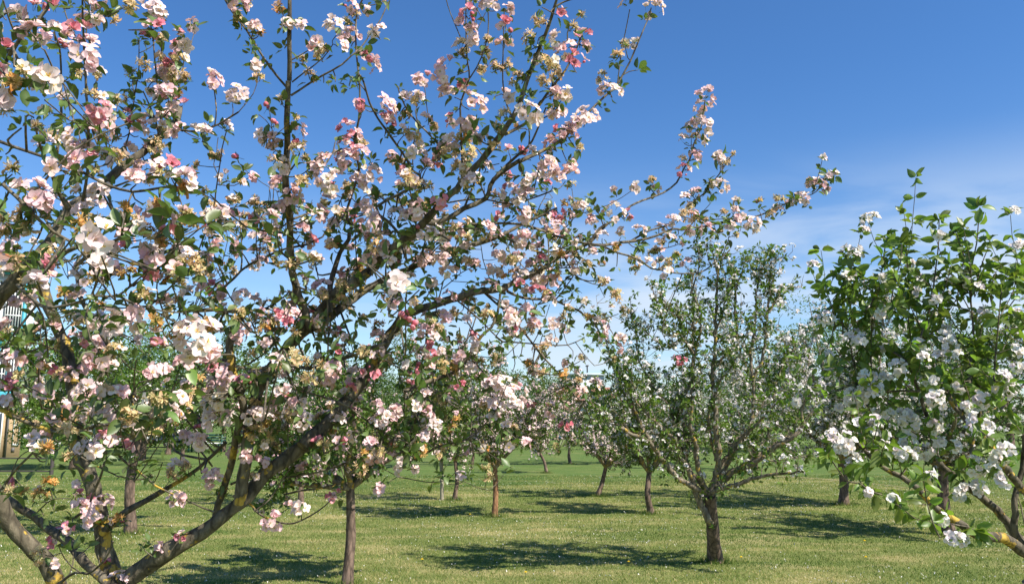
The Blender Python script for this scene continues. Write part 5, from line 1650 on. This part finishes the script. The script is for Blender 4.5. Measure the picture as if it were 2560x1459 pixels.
for i, (u0, u1, v0, v1) in enumerate(((4, 17, 975, 870), (22, 40, 975, 870), (4, 40, 830, 705), (-30, -6, 975, 870), (-30, -6, 830, 705))):
    f = part('window', M_WHITE, [(hx(u0), hx(u0 + 1.5), HY - 0.16, HY + 0.0, hz_(v0), hz_(v1)), (hx(u1 - 1.5), hx(u1), HY - 0.16, HY + 0.0, hz_(v0), hz_(v1)),
                                 (hx(u0 + 1.5), hx(u1 - 1.5), HY - 0.15, HY + 0.0, hz_(v0), hz_(v0) + 0.1), (hx(u0 + 1.5), hx(u1 - 1.5), HY - 0.15, HY + 0.0, hz_(v1) - 0.1, hz_(v1))]
             + [(hx(c) - 0.025, hx(c) + 0.025, HY - 0.14, HY - 0.06, hz_(v0) + 0.1, hz_(v1) - 0.1) for c in np.arange(u0 + 6, u1 - 3, 6.0)]
             + [(hx(u0 + 1.5), hx(u1 - 1.5), HY - 0.145, HY - 0.055, z - 0.025, z + 0.025) for z in np.arange(hz_(v0) + 0.7, hz_(v1) - 0.2, 0.7)])
    g = part('pane', M_GLASS, [(hx(u0 + 1.5), hx(u1 - 1.5), HY - 0.05, HY - 0.01, hz_(v0) + 0.1, hz_(v1) - 0.1)], f)
part('corner_slats', M_WHITE, [(hx(u) - 0.03, hx(u) + 0.03, HY - 0.19, HY - 0.13, zs + 0.105, ze - 0.1) for u in (53, 57, 61, 64)])
d_ = part('door', M_WHITE, [(hx(8), hx(11), HY - 0.07, HY - 0.0, 0.05, 2.45), (hx(20), hx(23), HY - 0.07, HY, 0.05, 2.45), (hx(11), hx(20), HY - 0.065, HY, 2.3, 2.45), (hx(11), hx(20), HY - 0.05, HY - 0.01, 0.05, 0.9)])
part('pane', M_GLASS, [(hx(11), hx(20), HY - 0.03, HY - 0.005, 0.9, 2.3)], d_)
part('window', M_WHITE, [(hx(46), hx(48), HY - 0.06, HY, 0.5, 2.4), (hx(58), hx(60), HY - 0.06, HY, 0.5, 2.4), (hx(48), hx(58), HY - 0.055, HY, 2.3, 2.4), (hx(48), hx(58), HY - 0.055, HY, 0.5, 0.6)])
part('drainpipe', M_PIPE, [(hx(32), hx(36), HY - 0.14, HY - 0.02, 0.0, zs - 0.16)])
part('vent', M_PIPE, [(hx(46), hx(53), HY - 0.03, HY - 0.004, 0.22, 0.42)])
m = MB()
xl, xr, yf, yb, z0, z1 = XR - 14.6, XR + 0.15, HY - 0.6, HY + 9.6, ze + 0.16, ze + 3.0
m.quads([(xl, yf, z0), (xr, yf, z0), (xr, yb, z0), (xl, yb, z0), (xl + 2, (yf + yb) / 2, z1), (xr - 4.5, (yf + yb) / 2, z1), (xl, yf, z0 - .12), (xr, yf, z0 - .12), (xr, yb, z0 - .12), (xl, yb, z0 - .12)],
        [(0, 1, 5, 4), (2, 3, 4, 5), (0, 6, 7, 1), (1, 7, 8, 2), (2, 8, 9, 3), (3, 9, 6, 0), (6, 9, 8, 7)])
m.add([(xr, yf, z0), (xr, yb, z0), (xr - 4.5, (yf + yb) / 2, z1), (xl, yf, z0), (xl, yb, z0), (xl + 2, (yf + yb) / 2, z1)], [0, 1, 2, 4, 3, 5], [3, 3])
o = m.build('roof', M_TILE, None, None, smooth=False)
o.parent = house
o.matrix_parent_inverse = house.matrix_world.inverted()
m = MB()
m.tube(np.array([[xr, yf, z0], [xr - 4.5, (yf + yb) / 2, z1], [xl + 2, (yf + yb) / 2, z1]]), 0.12, 8)
c = m.build('ridge', M_RIDGE, None, None)
c.parent = o
bpy.context.view_layer.update()
c.matrix_parent_inverse = o.matrix_world.inverted()

house.rotation_euler = (0, 0, R(33))

# knee-high rail fence on the grass before the house
M_RAIL = plain('dark_rail', (0.07, 0.06, 0.055), 0.6, 0.3)
fp = PG(128, 1186)
fen = empty('rail_fence', (fp[0], fp[1], 0))
tag(fen, 'low dark two-rail fence on the grass before the yellow-brick house', 'fence')
for k in range(4):
    m = MB()
    m.tube(np.array([[fp[0] - 1.9 * k, fp[1] + 0.1 * k, -0.1], [fp[0] - 1.9 * k, fp[1] + 0.1 * k, 0.55]]), 0.055, 9)
    m.build('post', M_RAIL, fen, None)
for z in (0.10, 0.48):
    m = MB()
    m.tube(np.array([[fp[0] + 0.05, fp[1], z], [fp[0] - 3, fp[1] + 0.16, z], [fp[0] - 6.2, fp[1] + 0.32, z]]), 0.022, 7)
    m.build('rail', M_RAIL, fen, None)
hr = empty('handrail', (hx(20), HY - 1.2, 0))
tag(hr, 'thin dark handrail running along the foot of the brick wall', 'handrail')
m = MB()
m.tube(np.array([[XR - 6, HY - 1.2, 0.62], [XR - 2, HY - 1.2, 0.62], [hx(56), HY - 1.2, 0.62]]), 0.03, 7)
m.build('rail', M_RAIL, hr, None)
for k in range(4):
    m = MB()
    m.tube(np.array([[hx(54) - 1.6 * k, HY - 1.2, -0.05], [hx(54) - 1.6 * k, HY - 1.2, 0.60]]), 0.025, 7)
    m.build('post', M_RAIL, hr, None)

# ------------------------------------------------------------------ bench, cars, houses far behind
M_GRN = plain('green_bench_paint', (0.012, 0.07, 0.05), 0.4, 0.5)
bp = PG(512, 1130)
bn = empty('park_bench', (bp[0], bp[1], 0))
tag(bn, 'dark green park bench with a pale sunlit seat on the far grass', 'bench')
def bpart(name, mat, boxes, parent=bn, org=bp):
    m = MB()
    for c, s in boxes:
        m.box((org[0] + c[0], org[1] + c[1], c[2]), s)
    return m.build(name, mat, parent, None, smooth=False)
bpart('seat', M_WHITE, [((0, -0.2 + 0.11 * k, 0.46), (1.9, 0.09, 0.04)) for k in range(4)])
bpart('backrest', M_GRN, [((0, 0.25 + 0.03 * k, 0.60 + 0.13 * k), (1.9, 0.035, 0.10)) for k in range(3)])
for s in (-0.75, 0.75):
    bpart('leg', M_GRN, [((s, -0.2, 0.22), (0.07, 0.07, 0.44)), ((s, 0.21, 0.46), (0.07, 0.06, 0.92)), ((s, 0.0, 0.42), (0.06, 0.36, 0.035))])

def car(label, x, y, rz, paint, L=4.3, Wd=1.75, Hh=1.45):
    root = empty('parked_car', (x, y, 0))
    root.rotation_euler = (0, 0, rz)
    tag(root, label, 'car', 'cars parked beyond the lawn')
    prof = [(-0.50, .30), (-0.50, .52), (-0.485, .66), (-0.40, .70), (-0.36, .72), (-0.22, .98), (0.02, 1.0), (0.16, .96), (0.30, .70), (0.44, .63), (0.495, .52), (0.50, .30)]
    def loft(pts, sx, inset):
        m = MB()
        n = len(pts)
        v = []
        for yy, k in ((-0.5, 0.9), (-0.42, 1.0), (0.42, 1.0), (0.5, 0.9)):
            for (a, b) in pts:
                ins = 0.86 if b > .75 and abs(yy) > 0.45 else 1
                v.append((a * L, yy * Wd * sx * (ins if b > .75 else 1) + 0, (b if abs(yy) < 0.45 else .30 + (b - .30) * 0.97) * Hh))
        q = []
        for s in range(3):
            for i in range(n):
                q.append((s * n + i, s * n + (i + 1) % n, (s + 1) * n + (i + 1) % n, (s + 1) * n + i))
        m.quads(v, q)
        m.add(np.array(v[:n]), np.arange(n)[::-1], [n])
        m.add(np.array(v[-n:]), np.arange(n), [n])
        return m
    def put_(m, name, mat, sm=False):
        o = m.build(name, mat, None, None, smooth=sm)
        o.parent = root
        return o
    put_(loft(prof, 1, 0), 'body', paint)
    for yy in (-1, 1):
        m = MB()
        w = Wd * 0.5 * yy
        v = [(-0.34 * L, w * 0.985, .73 * Hh), (-0.21 * L, w * 0.90, .94 * Hh), (0.14 * L, w * 0.90, .93 * Hh), (0.27 * L, w * 0.985, .73 * Hh)]
        v = np.array([(a, b + 0.03 * yy, c) for a, b, c in v])
        m.add(v, [0, 1, 2, 3] if yy > 0 else [3, 2, 1, 0], [4])
        put_(m, 'window', M_GLASS)
        for xx in (-0.31, 0.31):
            m = MB()
            c = np.array([xx * L, yy * (Wd / 2 - 0.08), 0.31])
            m.tube(np.array([c - [0, 0.12, 0], c + [0, 0.12, 0]]), 0.31, 16)
            m2 = MB()
            m2.tube(np.array([c - [0, 0.128, 0], c + [0, 0.128, 0]]), 0.18, 12)
            wo_ = put_(m, 'wheel', M_RUB, True)
            ri = m2.build('rim', M_RIM, None, None)
            ri.parent = wo_
        m = MB()
        m.box((0.497 * L, yy * Wd * 0.33, 0.56 * Hh), (0.06, 0.32, 0.12))
        put_(m, 'headlight', M_WHITE)
    return root
M_RUB = plain('tyre_rubber', (0.02, 0.02, 0.02), 0.8, 0.2)
M_RIM = plain('wheel_rim', (0.4, 0.4, 0.42), 0.35, 0.5, 0.8)
p = PG(372, 1118)
car('dark blue car parked in shade behind the far trees at the left', p[0], p[1], R(8), plain('dark_blue_paint', (0.015, 0.02, 0.06), 0.25, 0.6))
p = PG(300, 1119)
car('white car parked beside the dark blue one at the left', p[0] - 0.4, p[1], R(4), plain('white_car_paint', (0.7, 0.71, 0.72), 0.3, 0.5))
p = PG(1478, 1112)
car('silver-blue car parked behind the leaning white apple tree', p[0], p[1] , R(172), plain('silver_paint', (0.42, 0.50, 0.60), 0.3, 0.5, 0.3))

def gable_house(label, u0, u1, y, vE, vR, wallm, roofm, dep=9.0, flat=False, name='house'):
    x0, x1 = PY(u0, 1050, y)[0], PY(u1, 1050, y)[0]
    ze_, zr_ = ztop(vE, y), ztop(vR, y)
    h = empty(name, ((x0 + x1) / 2, y + dep / 2, 0))
    tag(h, label, 'house', 'houses far behind the orchard')
    m = MB()
    m.box(((x0 + x1) / 2, y + dep / 2, ze_ / 2), (x1 - x0, dep, ze_))
    m.build('wall', wallm, h, None, smooth=False)
    if flat:
        m = MB()
        m.box(((x0 + x1) / 2, y + dep / 2, ze_ + 0.15), (x1 - x0 + 0.6, dep + 0.6, 0.3))
        rf = m.build('roof', roofm, h, None, smooth=False)
    else:
        m = MB()
        a = 0.5
        m.quads([(x0 - a, y - a, ze_), (x1 + a, y - a, ze_), (x1 + a, y + dep / 2, zr_), (x0 - a, y + dep / 2, zr_), (x1 + a, y + dep + a, ze_), (x0 - a, y + dep + a, ze_)], [(0, 1, 2, 3), (3, 2, 4, 5)])
        m.add([(x0, y, ze_ ), (x0, y + dep, ze_), (x0, y + dep / 2, zr_ - 0.1), (x1, y, ze_), (x1, y + dep, ze_), (x1, y + dep / 2, zr_ - 0.1)], [1, 0, 2, 3, 4, 5], [3, 3])
        rf = m.build('roof', roofm, h, None, smooth=False)
    for k in range(4):
        xx = x0 + (x1 - x0) * (k + 0.5) / 4
        m = MB()
        m.box((xx, y - 0.02, ze_ * 0.62), ((x1 - x0) * 0.11, 0.1, ze_ * 0.28))
        wn = m.build('window', M_WHITE, h, None, smooth=False)
        m = MB()
        m.box((xx, y - 0.08, ze_ * 0.62), ((x1 - x0) * 0.09, 0.04, ze_ * 0.24))
        g = m.build('pane', M_GLASS, None, None, smooth=False)
        g.parent = wn
        bpy.context.view_layer.update()
        g.matrix_parent_inverse = wn.matrix_world.inverted()
    return h, rf
M_CREAM = plain('cream_render', (0.55, 0.47, 0.36), 0.85, 0.1)
gable_house('low cream house with a faded red tiled roof at the back between the trees', 1400, 1530, 66.0, 1000, 962, M_CREAM, tile_mat('red_tiles', (0.36, 0.15, 0.09), (0.46, 0.22, 0.14)))
hh, rf = gable_house('pale flat-roofed block with a dark box on top, farthest back beside the red-roofed house', 1412, 1512, 110.0, 938, 932, plain('pale_render', (0.5, 0.52, 0.54), 0.85, 0.1), plain('pale_roof', (0.42, 0.48, 0.52), 0.8, 0.1), 12, True)
def rbox(name, mat, u0, u1, v0, v1, y):
    x0, x1 = PY(u0, 1050, y)[0], PY(u1, 1050, y)[0]
    za, zb_ = ztop(v0, y), ztop(v1, y)
    m = MB()
    m.box(((x0 + x1) / 2, y + 1, (za + zb_) / 2), (x1 - x0, 1.6, zb_ - za))
    m.box(((x0 + x1) / 2, y + 1, zb_ + 0.06), (x1 - x0 + 0.3, 1.9, 0.12))
    o = m.build(name, mat, None, None, smooth=False)
    o.parent = rf
    bpy.context.view_layer.update()
    o.matrix_parent_inverse = rf.matrix_world.inverted()
rbox('chimney', plain('dark_brick', (0.10, 0.075, 0.065), 0.9, 0.1), 1439, 1450, 930, 916, 112.0)
rbox('mast', M_PIPE, 1471.2, 1472.0, 930, 914, 112.0)

# hedge along the back
hp = []
hd_ = MB()
hv = rng.uniform(size=(9000, 3))
hx0 = np.array([-13 + 52 * hv[:, 0], 44 + 1.6 * hv[:, 1], 0.05 + (1.5 + 0.3 * np.sin(hv[:, 0] * 60) + 0.25 * np.sin(hv[:, 0] * 141)) * hv[:, 2] ** 0.7]).T
put_leaves(hd_, LSMALL, hx0, rdirs(9000), 0.17 * rng.uniform(0.6, 1.2, 9000), leaf_cols(9000, (0.030, 0.055, 0.02), 0.25), 0.6)
hm = empty('hedge', (13, 45, 0))
tag(hm, 'dark clipped hedge running along the far edge of the grass', 'hedge')
hd_.build('foliage', M_LEAF2, hm)
